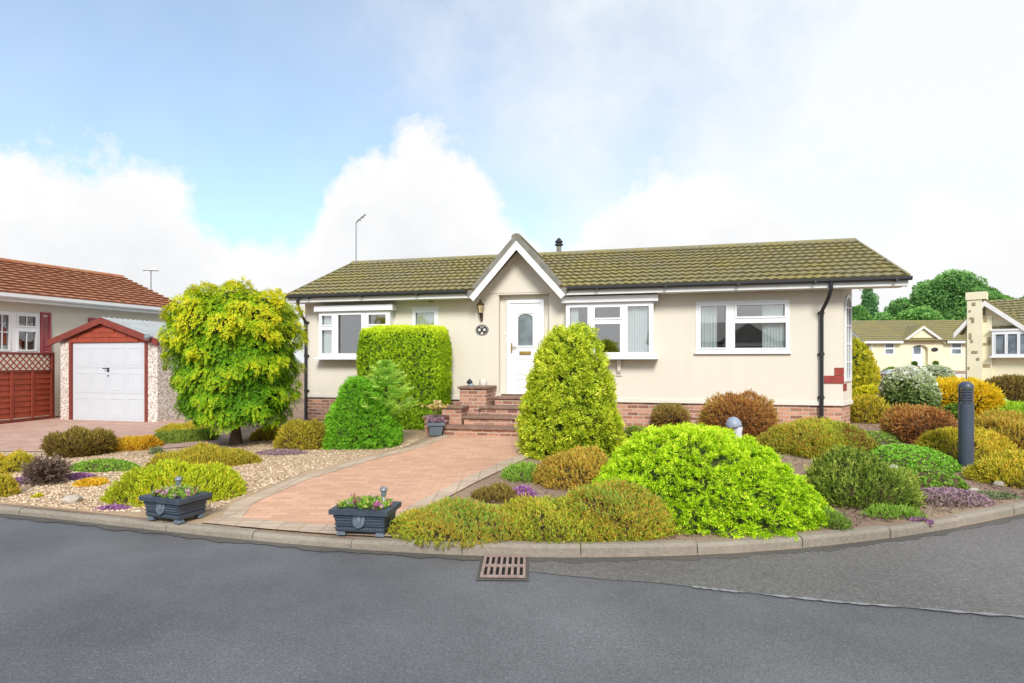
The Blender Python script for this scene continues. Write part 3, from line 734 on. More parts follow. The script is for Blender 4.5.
# ------------------------------------------------------------------ the bungalow
HF = Frame((-5.0, 13.527), (11.39, -2.716))
HL, HD, EZ, RZ, RV = 11.71, 5.5, 3.05, 4.36, 2.75
def bungalow():
    H = empty('bungalow', (*HF.o, 0), HF.rz, label='cream bungalow with mossy tiled roof and white front door under a small gable', cat='house')
    W = .2
    bl = (.5, 2.32, 1.62, 2.68); br = (6.36, 8.16, 1.62, 2.74); sw = (2.78, 3.42, 1.95, 2.73); rw = (9.0, 10.76, 1.70, 2.735); door = (4.84, 5.97, .8, 2.985)
    mb = MB(); top = 3.02
    mb.slab(0, HL, .66, top, 0, W, [bl, br, sw, rw, door])
    # gable triangle over the door, gable ends, rear and splayed right end
    mb.prism([(4.42, 3.021), (6.24, 3.021), (5.33, 4.0)], -.012, .15)
    mb.prism([(.001, .66), (HD, .66), (HD, top), (RV, RZ - .12), (.001, top)], 0.001, -.001 + W, 'x')
    mb.box(0, HL, HD - W, HD, .66, top)
    a = R(29); sp = (HL + .75 * math.sin(a), .75 * math.cos(a))
    mb.prism([(HL, .0), sp, (sp[0], HD - .66), (HL, HD), (HL - .25, HD - .1), (HL - .25, .21), (HL - .02, .02)], .66, top, 'z')
    wall = mb.build('wall', M['render'], H)
    tr = MB(); tr.box(-.012, HL + .005, -.022, -.001, .655, .73); tr.prism([(HL, -.022), (sp[0] + .02, sp[1] - .01), (sp[0] + .02, sp[1] + .2), (HL, .03)], .655, .73, 'z')
    tr.box(4.80, 5.99, -.012, -.001, 2.985, 3.005)
    tr.build('base_trim', M['render_trim'], H)
    pb = MB(); pb.box(.03, HL - .03, .025, .2, -.15, .655); pb.box(.03, .2, .2, HD, -.15, .655); pb.prism([(HL - .03, .025), (sp[0] - .03, sp[1]), (sp[0] - .03, HD - .66), (HL - .03, HD), (HL - .3, HD), (HL - .3, .1)], -.15, .655, 'z')
    pb.build('brick_plinth', M['brick'], H)
    qb = MB()
    qb.box(11.38, HL + .012, -.016, -.001, 1.085, 1.235); qb.box(11.56, HL + .012, -.016, -.001, 1.245, 1.39); qb.prism([(HL + .006, -.01), (HL + .14, .235), (HL + .12, .25), (HL, .02)], .94, 1.08, 'z')
    qb.build('red_quoin', M['red_paint'], H)
    # roof
    hw = lambda z: (4.24 - z) / 1.12
    def cuts(t):
        z = 3.07 + t * (RZ - 3.05); h = hw(z) - .12
        return (5.33 - h + .2, 5.33 + h + .2) if h > .05 else None
    rb = MB(); E0, E1 = -.2, 12.66
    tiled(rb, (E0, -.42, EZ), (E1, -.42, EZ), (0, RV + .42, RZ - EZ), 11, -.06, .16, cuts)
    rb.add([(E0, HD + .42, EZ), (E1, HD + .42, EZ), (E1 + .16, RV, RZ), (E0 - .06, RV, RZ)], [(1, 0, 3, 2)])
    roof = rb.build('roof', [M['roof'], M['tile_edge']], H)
    rc = MB()
    n = 30
    for i in range(n):
        x0 = E0 - .06 + (E1 + .22 - E0) * i / n; x1 = x0 + (E1 + .22 - E0) / n - .008
        pts = [(RV + .13 * math.cos(t), RZ - .015 + .085 * math.sin(t)) for t in np.linspace(-.15, math.pi + .15, 9)]
        rc.prism(pts, x0, x1, 'x')
    rc.build('ridge_cap', M['ridge'], roof)
    for xe, sh in ((E0 - .03, -.06), (E1 + .03, .16)):
        vb = MB()
        d = .05 if xe < 0 else -.05
        for s in (-1, 1):
            ye = -.42 if s < 0 else HD + .42
            v = [(xe, ye, EZ - .06), (xe + sh, RV, RZ - .07), (xe + sh, RV, RZ + .045), (xe, ye, EZ + .05)]
            v += [(x + d, y, z) for x, y, z in v]
            f = [(0, 1, 2, 3), (7, 6, 5, 4), (0, 4, 5, 1), (1, 5, 6, 2), (2, 6, 7, 3), (3, 7, 4, 0)]
            vb.add(v, f)
        vb.build('verge', M['ridge'], roof)
    # soffit, fascia, verge boards
    sf = MB()
    for a0, a1 in ((E0, 4.30), (6.36, E1)):
        sf.box(a0, a1, -.40, -.375, 2.895, 3.045); sf.box(a0, a1, -.374, -.002, 2.90, 2.915)
    # sloping underside of the wide right overhang with its white barge board
    for s, (y0, y1) in ((0, (-.374, RV)), (1, (HD + .4, RV))):
        v = [(HL - .3, y0, EZ - .105), (E1, y0, EZ - .105), (E1 + .13, y1, RZ - .09), (HL - .3, y1, RZ - .09)]
        v += [(x, y, z - .015) for x, y, z in v]
        f = [(0, 1, 2, 3), (7, 6, 5, 4), (0, 4, 5, 1), (1, 5, 6, 2), (2, 6, 7, 3), (3, 7, 4, 0)]
        sf.add(v, f)
    for xe, sh, d in ((E0 + .04, -.05, .02), (E1 - .03, .14, .02)):
        v = [(xe, -.37, 2.87), (xe, -.37, 3.04), (xe + sh, RV, RZ - .09), (xe + sh, RV, RZ - .27)]; v += [(x + d, y, z) for x, y, z in v]
        sf.add(v, [(0, 1, 2, 3), (7, 6, 5, 4), (0, 4, 5, 1), (1, 5, 6, 2), (2, 6, 7, 3), (3, 7, 4, 0)])
    # end gable closing the roof space above the splay
    sf.prism([(-.37, 2.95), (-.3, 3.0), (RV, RZ - .15), (HD + .3, 3.0), (HD + .37, 2.95)], HL + .02, HL + .05, 'x')
    sf.build('soffit_and_fascia', M['soffit'], H)
    gt = MB()
    for a0, a1 in ((E0 - .03, 4.24), (6.42, E1 + .03)):
        gt.prism([(-.50, 3.055), (-.498, 3.01), (-.475, 2.985), (-.435, 2.985), (-.41, 3.01), (-.405, 3.055)], a0, a1, 'x')
        x = a0 + .6
        while x < a1: gt.box(x, x + .04, -.508, -.40, 2.972, 3.03); x += 1.35
    gt.build('gutter', M['black'], H)
    for x, nm in ((11.32, 'right'), (.06, 'left')):
        dp = MB(); dp.tube([(x + .05, -.455, 2.99), (x + .05, -.455, 2.86), (x + .03, -.36, 2.70), (x, -.1, 2.50), (x, -.06, 2.36), (x, -.06, .12)], .034, 12)
        for z in (2.42, 1.62, .78): dp.tube([(x, -.06, z), (x, -.06, z + .07)], .042, 12); dp.box(x - .06, x + .06, -.03, -.002, z + .01, z + .05)
        dp.build('downpipe', M['black'], H, smooth=True)
    MB().box(3.19, 3.30, -.014, -.001, 2.86, 2.95).build('air_vent', M['stone_inset'], H)
    # porch gable roof
    def slabside(sgn, off0, off1, y0, y1, z_add=0):
        ax, az = 5.33, 4.24; fx, fz = 5.33 + sgn * 1.13, 4.24 - 1.13 * 1.12
        n = Vector((sgn * 1.12, 0, 1)).normalized()
        p = [Vector((ax, 0, az)) , Vector((fx, 0, fz))]
        k0, k1 = off0 / n.z, off1 / n.z
        poly = [(ax, az + k0), (fx + n.x * off0, fz + n.z * off0), (fx + n.x * off1, fz + n.z * off1), (ax, az + k1)]
        return poly
    pr = MB()
    for sg in (-1, 1): pr.prism(slabside(sg, -.10, .0, 0, 0), -.42, 2.6)
    gr = pr.build('porch_roof', M['roof_grey'], H)
    rc = MB(); rc.prism([(5.33 + .11 * math.cos(t), 4.16 + .075 * math.sin(t)) for t in np.linspace(-.6, math.pi + .6, 9)], -.415, 2.4); rc.build('porch_ridge', M['ridge'], gr)
    bb = MB()
    for sg in (-1, 1): bb.prism(slabside(sg, -.235, -.101, 0, 0), -.41, -.385)
    for sg in (-1, 1):
        bb.prism(slabside(sg, -.125, -.102, 0, 0), -.38, .0)
    bb.build('barge_board', M['soffit'], H)
    # windows
    def bay(s0, s1, z0, z1, lights, label, curtains, bars=()):
        v = -.2
        w = window(H, 'bay_window', s0, s1, z0, z1, v, lights, label=label)
        MB().box(s0, s0 + .05, v + .071, .0, z0, z1).build('bay_cheek', M['white'], w); MB().box(s1 - .05, s1, v + .071, .0, z0, z1).build('bay_cheek', M['white'], w)
        MB().box(s0 - .09, s1 + .09, -.27, -.001, z1 + .002, z1 + .135).build('head_board', M['white'], w, bevel=.006)
        MB().box(s0 - .1, s1 + .1, -.29, -.001, z0 - .065, z0 - .002).build('sill', M['white'], w, bevel=.006)
        for x in (s0 + .55 * (s1 - s0) / 1.1, ):
            bk = MB(); x = (s0 + s1) / 2 + .2
            bk.prism([(-.2, z0 - .067), (-.2, z0 - .10), (-.14, z0 - .14), (-.10, z0 - .22), (-.09, z0 - .30), (-.05, z0 - .36), (-.002, z0 - .38), (-.002, z0 - .067)], x - .035, x + .035, 'x')
            bk.box(x - .06, x + .06, -.03, -.0015, z0 - .41, z0 - .382)
            bk.build('sill_bracket', M['render_trim'], w, bevel=.006)
        for c in curtains: curtain(w, *c)
        return w
    z0, z1 = 1.62, 2.68
    bay(.5, 2.32, z0, z1, [(.575, .86, 2.36, 2.60), (.575, .86, z0 + .07, 2.26), (1.0, 1.62, z0 + .07, 2.61), (1.78, 2.23, 2.36, 2.60), (1.78, 2.23, z0 + .07, 2.26)],
        'shallow bay window half hidden by the hedge', [(.55, .93, z0 + .02, 2.62, -.115, 6, .010, 'vertical_blind')])
    z1 = 2.74
    bay(6.36, 8.16, z0, z1, [(6.435, 6.83, z0 + .07, 2.66), (6.96, 7.5, 2.41, 2.65), (6.96, 7.5, z0 + .07, 2.30), (7.63, 8.08, z0 + .07, 2.66)],
        'shallow bay window beside the golden cone shrub', [(6.42, 6.62, z0, 2.7, -.11, 5, .014), (7.6, 8.1, z0, 2.7, -.11, 10, .014)])
    sm_ = window(H, 'small_window', *sw, -.01, [(sw[0] + .08, sw[1] - .08, sw[2] + .08, sw[3] - .09)], label='small top hung window above the hedge')
    curtain(sm_, sw[0] + .06, sw[1] - .06, sw[2] + .05, sw[3] - .05, .05, 8, .01)
    MB().box(sw[0] - .04, sw[1] + .04, -.03, -.011, sw[3] + .001, sw[3] + .03).build('drip_rail', M['white'], sm_)
    r = window(H, 'casement_window', *rw, -.012, [(9.08, 9.585, 1.78, 2.65), (9.77, 10.68, 2.40, 2.65), (9.735, 10.70, 1.77, 2.29)], label='wide casement window with curtains at both sides')
    MB().box(rw[0] - .03, rw[1] + .03, -.055, -.013, rw[2] - .04, rw[2] - .001).build('sill', M['white'], r, bevel=.005)
    MB().box(rw[0] - .05, rw[1] + .05, -.035, -.013, rw[3] + .001, rw[3] + .018).build('drip_rail', M['render_trim'], r)
    curtain(r, 9.03, 9.42, 1.72, 2.72, .085, 7, .018); curtain(r, 10.28, 10.73, 1.72, 2.72, .085, 8, .018)
    # arched window in the splay
    T = Matrix.Translation((HL, 0, 0)) @ Matrix.Rotation(R(61), 4, 'Z')
    aw = MB(T); x0, x1, zb, zt = .12, .62, 1.12, 2.58
    def arch(x0, x1, zb, zt, n=12):
        c, r_ = (x0 + x1) / 2, (x1 - x0) / 2
        return [(x0, zb), (x1, zb)] + [(c + r_ * math.cos(t), zt + r_ * math.sin(t)) for t in np.linspace(0, math.pi, n)]
    o_, i_ = arch(x0, x1, zb, zt), arch(x0 + .05, x1 - .05, zb + .05, zt)
    n = len(o_); vs = [(x, -.03, z) for x, z in o_] + [(x, -.03, z) for x, z in i_] + [(x, -.001, z) for x, z in o_] + [(x, -.001, z) for x, z in i_]
    fs = []
    for k in range(n):
        q = (k + 1) % n; fs += [(k, q, n + q, n + k), (k, 2 * n + k, 2 * n + q, q), (n + k, n + q, 3 * n + q, 3 * n + k)]
    aw.add(vs, fs)
    for z in (1.48, 1.84, 2.2, 2.56): aw.box(x0 + .04, x1 - .04, -.022, -.006, z, z + .025)
    aw.box(.36, .38, -.022, -.006, zb, zt + .2)
    awo = aw.build('arched_window', M['white'], H)
    gp = MB(T); gp.prism(i_, -.005, -.002); gp.build('pane', M['dark_glass'], awo)
    # interior
    it = MB(); it.box(.21, HL - .21, .21, HD - .21, .66, .80); it.box(.21, HL - .21, 3.2, 3.3, .80, 3.0); it.box(.21, HL - .21, .21, HD - .21, 2.98, 3.0)
    for x in (2.6, 4.6, 6.1, 8.6): it.box(x, x + .08, .21, 3.2, .8, 2.98)
    it.build('interior', M['interior'], H)
    # front door in its recess
    rv = MB(); rv.slab(4.80, 6.01, .8, 3.0, .14, .19, [(5.0, 5.84, .8, 2.875)]); rv.build('recess_back', M['render'], H)
    dr = MB(); dz0, dz1 = .82, 2.87
    dr.slab(5.0, 5.84, .80, 2.87, .075, .139, [(5.07, 5.77, .86, 2.80)])
    gx0, gx1, gz0, gz1 = 5.255, 5.585, 1.86, 2.56
    ach = arch(gx0, gx1, gz0, gz1 - .0, 9)
    dr.slab(5.07, 5.77, .86, 2.80, .095, .135, [(gx0, gx1, gz0, gz1)])
    cx, rr_ = (gx0 + gx1) / 2, (gx1 - gx0) / 2   # shallow arched head filling the corners of the glazed opening
    for sg in (-1, 1):
        e = cx + sg * rr_; pts = [(e, gz1)] + [(cx + sg * rr_ * math.sin(t), gz1 - .09 + .09 * math.cos(t)) for t in np.linspace(0, math.pi / 2, 6)]
        dr.prism(pts, .0952, .1348)
    for (a, b, c, d) in ((gx0 - .04, gx1 + .04, gz0 - .04, gz1 + .04), (5.17, 5.67, 1.22, 1.58), (5.17, 5.67, .95, 1.15)):
        dr.slab(a, b, c, d, .083, .0949, [(a + .03, b - .03, c + .03, d - .03)])
    dr.slab(5.22, 5.62, 1.27, 1.53, .086, .0949); dr.slab(5.22, 5.62, 1.0, 1.10, .086, .0949)
    do = dr.build('front_door', M['white'], H, bevel=.004)
    MB().box(gx0, gx1, .112, .118, gz0, gz1).build('pane', M['dark_glass'], do)
    hd = MB(); hd.box(5.095, 5.125, .078, .0945, 1.70, 1.92); hd.tube([(5.11, .085, 1.83), (5.11, .045, 1.83), (5.22, .04, 1.83)], .012, 8); hd.build('handle', M['brass'], do)
    lb = MB(); lb.box(5.29, 5.55, .072, .0945, 1.665, 1.735); lb.box(5.31, 5.53, .066, .0715, 1.68, 1.72); lb.build('letterbox', M['brass'], do, bevel=.004)
    MB().box(4.9, 5.95, -.03, .139, .76, .799).build('door_sill', M['step_tile'], do)
    MB().box(4.925, 4.955, .124, .139, 2.10, 2.17).build('doorbell', M['white'], H)
    return H
H = bungalow()

def local(x, y, z): return (*HF.w(x, y), z)
# things fixed to the bungalow
def lantern():
    o = empty('wall_lantern', local(4.45, -.002, 2.58), HF.rz, label='dark bronze wall lantern with amber glass left of the front door', cat='lamp'); o.scale = (.85, .85, .85)
    b = MB(); b.lathe([(.03, 0), (.03, .01)], (0, 0, -.2)); b.box(-.03, .03, -.02, 0, -.17, .0); b.tube([(0, -.015, -.16), (0, -.06, -.17), (0, -.12, -.12), (0, -.14, -.05)], .014, 8); b.tube([(0, -.14, -.06), (0, -.14, 0)], [.015, .05], 8)
    b.tube([(0, -.04, -.2), (0, -.02, -.1)], .016, 8)
    b.build('bracket', M['copper_dark'], o, smooth=True)
    c = MB(); c.lathe([(.10, .21), (.115, .215), (.11, .225), (.05, .275), (.03, .285), (.03, .3), (.018, .31), (.022, .335), (.004, .36)], (0, -.14, 0), 6)
    for k in range(6):
        t = k * math.pi / 3; c.tube([(.05 * math.cos(t), -.14 + .05 * math.sin(t), 0), (.088 * math.cos(t), -.14 + .088 * math.sin(t), .215)], .006, 5)
    c.lathe([(.05, -.012), (.058, 0), (.05, .008)], (0, -.14, 0), 6)
    c.build('cage', M['copper_dark'], o)
    MB().lathe([(.042, .008), (.08, .21)], (0, -.14, 0), 6).build('lamp_shade', M['lamp_glass'], o)
lantern()
def plaque():
    o = empty('house_number_plaque', local(4.455, -.002, 2.215), HF.rz, label='oval black plaque with pale raised number on the wall under the lantern', cat='sign')
    T = Matrix.Rotation(R(90), 4, 'X')
    b = MB(T); b.lathe([(.15, 0), (.15, .012), (.135, .02), (.128, .016)], (0, 0, 0), 32, 0, 1, .8); b.build('plate', M['black'], o, smooth=True)
    r = MB(T)
    n = 32
    for i in range(n):
        t0, t1 = 2 * math.pi * i / n, 2 * math.pi * (i + 1) / n
        v = [(q * math.cos(t), .8 * q * math.sin(t), .021) for t in (t0, t1) for q in (.128, .135)]; r.add(v, [(0, 1, 3, 2)])
    # two pale blooms either side of a small figure, as far as the photo shows them
    r.lathe([(.034, .016), (.03, .026), (.01, .03)], (-.058, .0, 0), 12); r.lathe([(.034, .016), (.03, .026), (.01, .03)], (.058, .0, 0), 12)
    r.lathe([(.014, .016), (.012, .024)], (0, .05, 0), 8); r.lathe([(.014, .016), (.012, .024)], (-.03, .07, 0), 8); r.lathe([(.014, .016), (.012, .024)], (.03, .07, 0), 8)
    r.lathe([(.03, .016), (.02, .026)], (0, -.075, 0), 8)
    r.build('relief', M['render_trim'], o)
plaque()
def aerial(name, loc, h, label, yagi=False, rz=0):
    b = MB()
    if yagi:
        b.tube([(0, 0, -.4), (0, 0, h)], .018, 8); b.tube([(-.22, 0, h - .05), (.22, 0, h - .01)], .012, 6)
        for x in (-.2, -.12, -.04, .04, .12, .2): b.tube([(x, -.14, h - .03), (x, .14, h - .03)], .007, 5)
        b.tube([(-.16, .02, h - .12), (.14, -.02, h + .08)], .008, 5)
    else:
        b.tube([(0, 0, -.5), (0, 0, h - .05), (.02, 0, h), (.30, 0, h + .20)], .02, 8)
        b.tube([(.1, -.12, h + .05), (.1, .12, h + .05)], .008, 5); b.tube([(.2, -.1, h + .12), (.2, .1, h + .12)], .008, 5)
    o = b.build(name, M['steel'], bevel=0); o.location = loc; o.rotation_euler = (0, 0, rz)
    return tag(o, label, 'aerial')
aerial('aerial_pole', local(-.08, 2.6, 4.34), 1.18, 'thin grey aerial pole with bent tip at the left end of the bungalow roof', rz=HF.rz)
def flue():
    o = empty('roof_flue', local(5.72, 3.05, 4.22), label='short dark flue pipe with cap on the ridge beside the porch gable', cat='chimney')
    b = MB(); b.tube([(0, 0, -.1), (0, 0, .42)], .065, 14); b.build('pipe', M['roof_grey'], o, smooth=True)
    b = MB(); b.lathe([(.075, .42), (.115, .44), (.115, .47), (.07, .485), (.07, .5), (.105, .515), (.105, .54), (.06, .6), (.02, .64)], (0, 0, 0), 16); b.build('cap', M['black'], o)
flue()

# steps
def steps():
    o = empty('brick_steps', (*HF.o, 0), HF.rz, label='brick steps with stone treads and stepped side piers up to the white door', cat='steps')
    br, tr = MB(), MB()
    lv = [(4.14, -1.70, .10, .245), (4.42, -1.27, .245, .41), (4.64, -.85, .41, .58), (4.83, -.42, .58, .755)]
    for i, (s0, v0, za, zb) in enumerate(lv):
        br.box(s0 + .03, 6.6, v0, -.001 - .003 * i, -.1 if i == 0 else za + .001, zb - .045)
        tr.box(s0, 6.62, v0 - .035, (lv[i + 1][1] - .001) if i < 3 else -.03, zb - .044, zb)
    br.build('riser', M['brick'], o); tr.build('tread', M['step_tile'], o, bevel=.008)
    for s0, s1, v0, v1, z in ((4.16, 4.80, -.80, -.05, .985), (3.92, 4.40, -1.22, -.81, .60), (3.70, 4.12, -1.60, -1.23, .43)):
        p = MB(); p.box(s0 + .03, s1 - .03, v0 + .03, v1 - .005, -.1, z - .05); po = p.build('pier', M['brick'], o)
        MB().box(s0 - .01, s1 + .01, v0 - .01, v1, z - .049, z).build('coping', M['step_tile'], po, bevel=.01)
steps()
def solar_spot():
    x, y, z = local(4.35, -.5, .986)
    o = empty('solar_spotlight', (x, y, z), .4, label='small grey solar light lying on the brick pier beside the steps', cat='light')
    b = MB(); b.lathe([(.06, 0), (.065, .02), (.05, .05), (.02, .07)], (0, 0, 0), 14); b.build('base', M['ceramic'], o, smooth=True)
    T = Matrix.Translation((-.02, 0, .08)) @ Matrix.Rotation(R(-50), 4, 'Y')
    MB(T).lathe([(.03, -.05), (.055, -.02), (.06, .05), (.05, .052)], (0, 0, 0), 14).build('lamp_head', M['navy'], o, smooth=True)
solar_spot()
def jar():
    x, y, z = local(4.66, -.3, .986)
    b = MB(); b.lathe([(.07, 0), (.085, .03), (.085, .12), (.08, .14)], (0, 0, 0), 16)
    o = b.build('pale_pot', M['render_trim'], smooth=True); o.location = (x - .09, y, z); tag(o, 'low pale pot at the back of the brick pier beside the door', 'ornament')
jar()

# ------------------------------------------------------------------ planters, pot, lights, stones
def planter(px, py, rz, label, seed, lamp_dx):
    X, Y, z = at(px, py); z += .014
    o = empty('trough_planter', (X, Y, z), rz, label=label, cat='planter', group='slate blue trough planters by the path')
    w, d, h = .205, .135, .215
    b = MB()
    b.frustum((-w, w, -d, d, .035), (-w * 1.02, w * 1.02, -d * 1.02, d * 1.02, .07)); 
    b.frustum((-w * .98, w * .98, -d * .98, d * .98, .0705), (-w * 1.1, w * 1.1, -d * 1.12, d * 1.12, h + .001))
    for k in (.085, .15): 
        s = .98 + .12 * (k - .07) / .155
        b.slab(-w * s - .008, w * s + .008, k, k + .012, -d * s - .010, d * s + .01)
    tub = b
    rm = MB(); T = Matrix(((1, 0, 0, 0), (0, 0, 1, 0), (0, -1, 0, h), (0, 0, 0, 1))); rm.T = T
    W, D = w * 1.22, d * 1.28
    rm.slab(-W, W, -D, D, 0, .038, [(-W + .035, W - .035, -D + .035, D - .035)])
    rm.build('rim', M['navy'], o, bevel=.008)
    for sx in (-1, 1):
        for sy in (-1, 1):
            x, y = sx * (w - .04), sy * (d - .035); MB().frustum((x - .04, x + .04, y - .03, y + .03, 0), (x - .03, x + .03, y - .022, y + .022, .0345)).build('foot', M['navy_hi'], o, bevel=.004)
    T = Matrix.Translation((0, -d * 1.055 - .006, .13)) @ Matrix.Rotation(R(90 - 8), 4, 'X')
    em = MB(T); em.lathe([(.062, -.012), (.06, .006), (.05, .009), (.046, .004)], (0, 0, 0), 24, 0, .85, 1)
    em.lathe([(.03, 0), (.026, .012), (.012, .016)], (0, -.002, 0), 12, 0, .75, 1); em.box(-.022, .022, -.034, -.026, 0, .01); em.box(-.015, .015, .025, .034, 0, .012)
    em.build('medallion', M['navy_hi'], o)
    dt = tub
    for zz, k in ((.11, 1.05), (.135, 1.075), (.058, 1.02)):
        for sg in (-1, 1):
            for i in range(7):
                x = sg * (.07 + i * .019)
                if zz < .1: x = sg * (.018 + i * .027)
                dt.box(x - .005, x + .005, -d * k - .010, -d * k + .004, zz - .005, zz + .005, 1)
    tub.build('tub', [M['navy'], M['navy_hi']], o, bevel=.004)
    MB().box(-W + .04, W - .04, -D + .04, D - .04, h - .05, h - .02).build('soil', M['pot_soil'], o)
    rng = np.random.default_rng(seed); lv = Leaves(); n = 150
    P = np.stack([rng.uniform(-W + .06, W - .06, n), rng.uniform(-D + .055, D - .055, n), h - .02 + rng.uniform(0, .03, n)], 1)
    N = nrm(np.stack([rng.normal(0, .4, n), rng.normal(0, .4, n), np.ones(n)], 1))
    lump = .5 + .5 * np.sin(P[:, 0] * 21 + seed) * np.cos(P[:, 1] * 17); P[:, 2] += .04 * lump
    t = np.where(rng.random(n) < .26, rng.uniform(.62, 1, n), rng.uniform(0, .5, n))
    lv.sprays(P, N, N, .042, 'leafy', 7, .02, t, rng, tvar=.03, tipgain=0)
    lv.build('flower_plants', 'flowers', None, o)
    # stake light standing in the soil: its own thing
    c, s_ = math.cos(rz), math.sin(rz); lx, ly = lamp_dx, .05
    l = empty('solar_stake_light', (X + lx * c - ly * s_, Y + lx * s_ + ly * c, z + h - .03), label='little solar stake light stuck in the ' + ('left' if seed == 1 else 'right') + ' trough planter by the path', cat='light', group='solar stake lights')
    b = MB(); b.tube([(0, 0, -.0), (0, 0, .10)], .009, 8); b.build('stake', M['ceramic_white'], l, smooth=True)
    b = MB(); b.lathe([(.012, .10), (.022, .105), (.024, .145)], (0, 0, 0), 12); b.build('lens', M['dark_glass'], l, smooth=True)
    b = MB(); b.lathe([(.03, .146), (.034, .152), (.03, .17), (.015, .182)], (0, 0, 0), 14); b.build('cap', M['steel'], l, smooth=True)
planter(176, 519.5, R(-21), 'slate blue plastic trough of low flowers on the far left side of the brick path', 1, -.03)
planter(366, 533, R(-8), 'slate blue plastic trough with medallion at the right front corner of the brick path', 2, .135)

def pot():
    X, Y, z = at(435.5, 436)
    o = empty('plant_pot', (X, Y, z + .012), .2, label='grey tapered plastic pot with a straggly plant at the foot of the steps', cat='plant pot')
    b = MB(); b.frustum((-.11, .11, -.11, .11, 0), (-.15, .15, -.15, .15, .26)); b.build('tub', M['navy_hi'], o, bevel=.012)
    T = Matrix(((1, 0, 0, 0), (0, 0, 1, 0), (0, -1, 0, .255), (0, 0, 0, 1))); r = MB(T); r.slab(-.17, .17, -.17, .17, 0, .05, [(-.13, .13, -.13, .13)]); r.build('rim', M['navy_hi'], o, bevel=.008)
    MB().box(-.135, .135, -.135, .135, .24, .27).build('soil', M['pot_soil'], o)
    rng = np.random.default_rng(4); lv = Leaves(); n = 60
    P = np.stack([rng.uniform(-.12, .12, n), rng.uniform(-.12, .12, n), np.full(n, .27)], 1); N = nrm(np.stack([rng.normal(0, .3, n), rng.normal(0, .3, n), np.ones(n)], 1))
    lv.sprays(P, N, N, .09, 'leafy', 5, .035, rng.random(n), rng); lv.build('purple_leaves', 'pot_flower', None, o)
    s = MB(); 
    for k in range(5): s.tube([(0, 0, .26), (.02 * (k - 2), .01 * k, .4), (.045 * (k - 2) + .02, -.01, .56)], .006, 5)
    s.build('stems', M['bark'], o)
    lv = Leaves(); n = 50; P = np.stack([rng.normal(.02, .075, n), rng.normal(0, .06, n), rng.normal(.57, .04, n)], 1); N = nrm(rng.normal(0, 1, (n, 3)) + np.array([0, 0, .6]))
    lv.sprays(P, N, N, .06, 'leafy', 5, .04, rng.random(n), rng); lv.build('flower_head', 'peach', None, o)
pot()

def bollard():
    X, Y, z = at(966, 466); z -= .02
    o = empty('bollard_light', (X, Y, z), .3, label='tall dark blue grey bollard light with louvred head in the gold heather', cat='bollard light')
    r = .083
    b = MB(); b.lathe([(r + .02, 0), (r + .02, .02), (r, .025), (r, .84)], (0, 0, 0), 32); b.build('post', M['bollard'], o, smooth=True)
    b = MB(); b.lathe([(r * .6, .8405), (r * .6, 1.03)], (0, 0, 0), 20); b.build('lamp', M['steel'], o, smooth=True)
    for k in range(5):
        zz = .855 + k * .036; MB().lathe([(r * .65, zz + .016), (r + .001, zz), (r + .001, zz + .009), (r * .65, zz + .024)], (0, 0, 0), 28).build('louvre', M['bollard'], o, smooth=True)
    MB().lathe([(r + .001, 1.035), (r + .001, 1.06), (r * .93, 1.085), (r * .72, 1.11), (r * .4, 1.125), (.005, 1.13)], (0, 0, 0), 32).build('dome_cap', M['bollard'], o, smooth=True)
    for q in range(3):
        t = q * 2.09 + .5; b = MB(); b.box(-.01, .01, -.004, .004, .84, 1.04); po = b.build('support', M['bollard'], o); po.location = (r * .92 * math.cos(t), r * .92 * math.sin(t), 0)
bollard()

def garden_lantern():
    X, Y, z = at(735, 450)
    Y -= .1; z = float(g(X, Y))
    o = empty('garden_ornament', (X, Y, z), -.3, label='pale ceramic mushroom lantern between the bright green mound and the brown ball shrub', cat='ornament')
    b = MB(); b.lathe([(.08, 0), (.066, .1), (.06, .28), (.07, .36), (.066, .37)], (0, 0, 0), 22); b.build('body', M['ceramic_white'], o, smooth=True)
    b = MB(Matrix.Rotation(R(-8), 4, 'Y')); b.lathe([(.06, .365), (.11, .375), (.115, .395), (.105, .44), (.078, .49), (.04, .515), (.01, .52)], (0, 0, 0), 24); b.build('cap', M['ceramic'], o, smooth=True)
garden_lantern()

def rock(px, py, r, label, seed):
    X, Y, z = at(px, py); rr = random.Random(seed); bm = bmesh.new(); bmesh.ops.create_icosphere(bm, subdivisions=3, radius=r)
    k = [Vector((rr.uniform(-1, 1), rr.uniform(-1, 1), rr.uniform(-1, 1))).normalized() for _ in range(9)]
    for v in bm.verts:
        n = v.co.normalized(); d = min(1, min(.78 / max(.01, n.dot(q)) if n.dot(q) > .6 else 9 for q in k)); v.co = v.co * d * rr.uniform(.97, 1.03); v.co.z *= .62
    me = bpy.data.meshes.new('rock'); bm.to_mesh(me); bm.free(); me.materials.append(M['stone']); o = bpy.data.objects.new('rock', me); COL.objects.link(o)
    o.location = (X, Y, z + r * .3); o.rotation_euler = (0, 0, rr.uniform(0, 6)); tag(o, label, 'rock')
rock(72, 503, .09, 'pale flat rock lying in the gravel near the left kerb', 1)
rock(1000, 486, .07, 'pale rock beside the gold heather at the far right kerb', 2)
rock(893, 470, .08, 'whitish rock behind the green feathery shrub', 3)
rock(975, 493, .06, 'tiny pale rock on the faded thyme near the right kerb', 5)

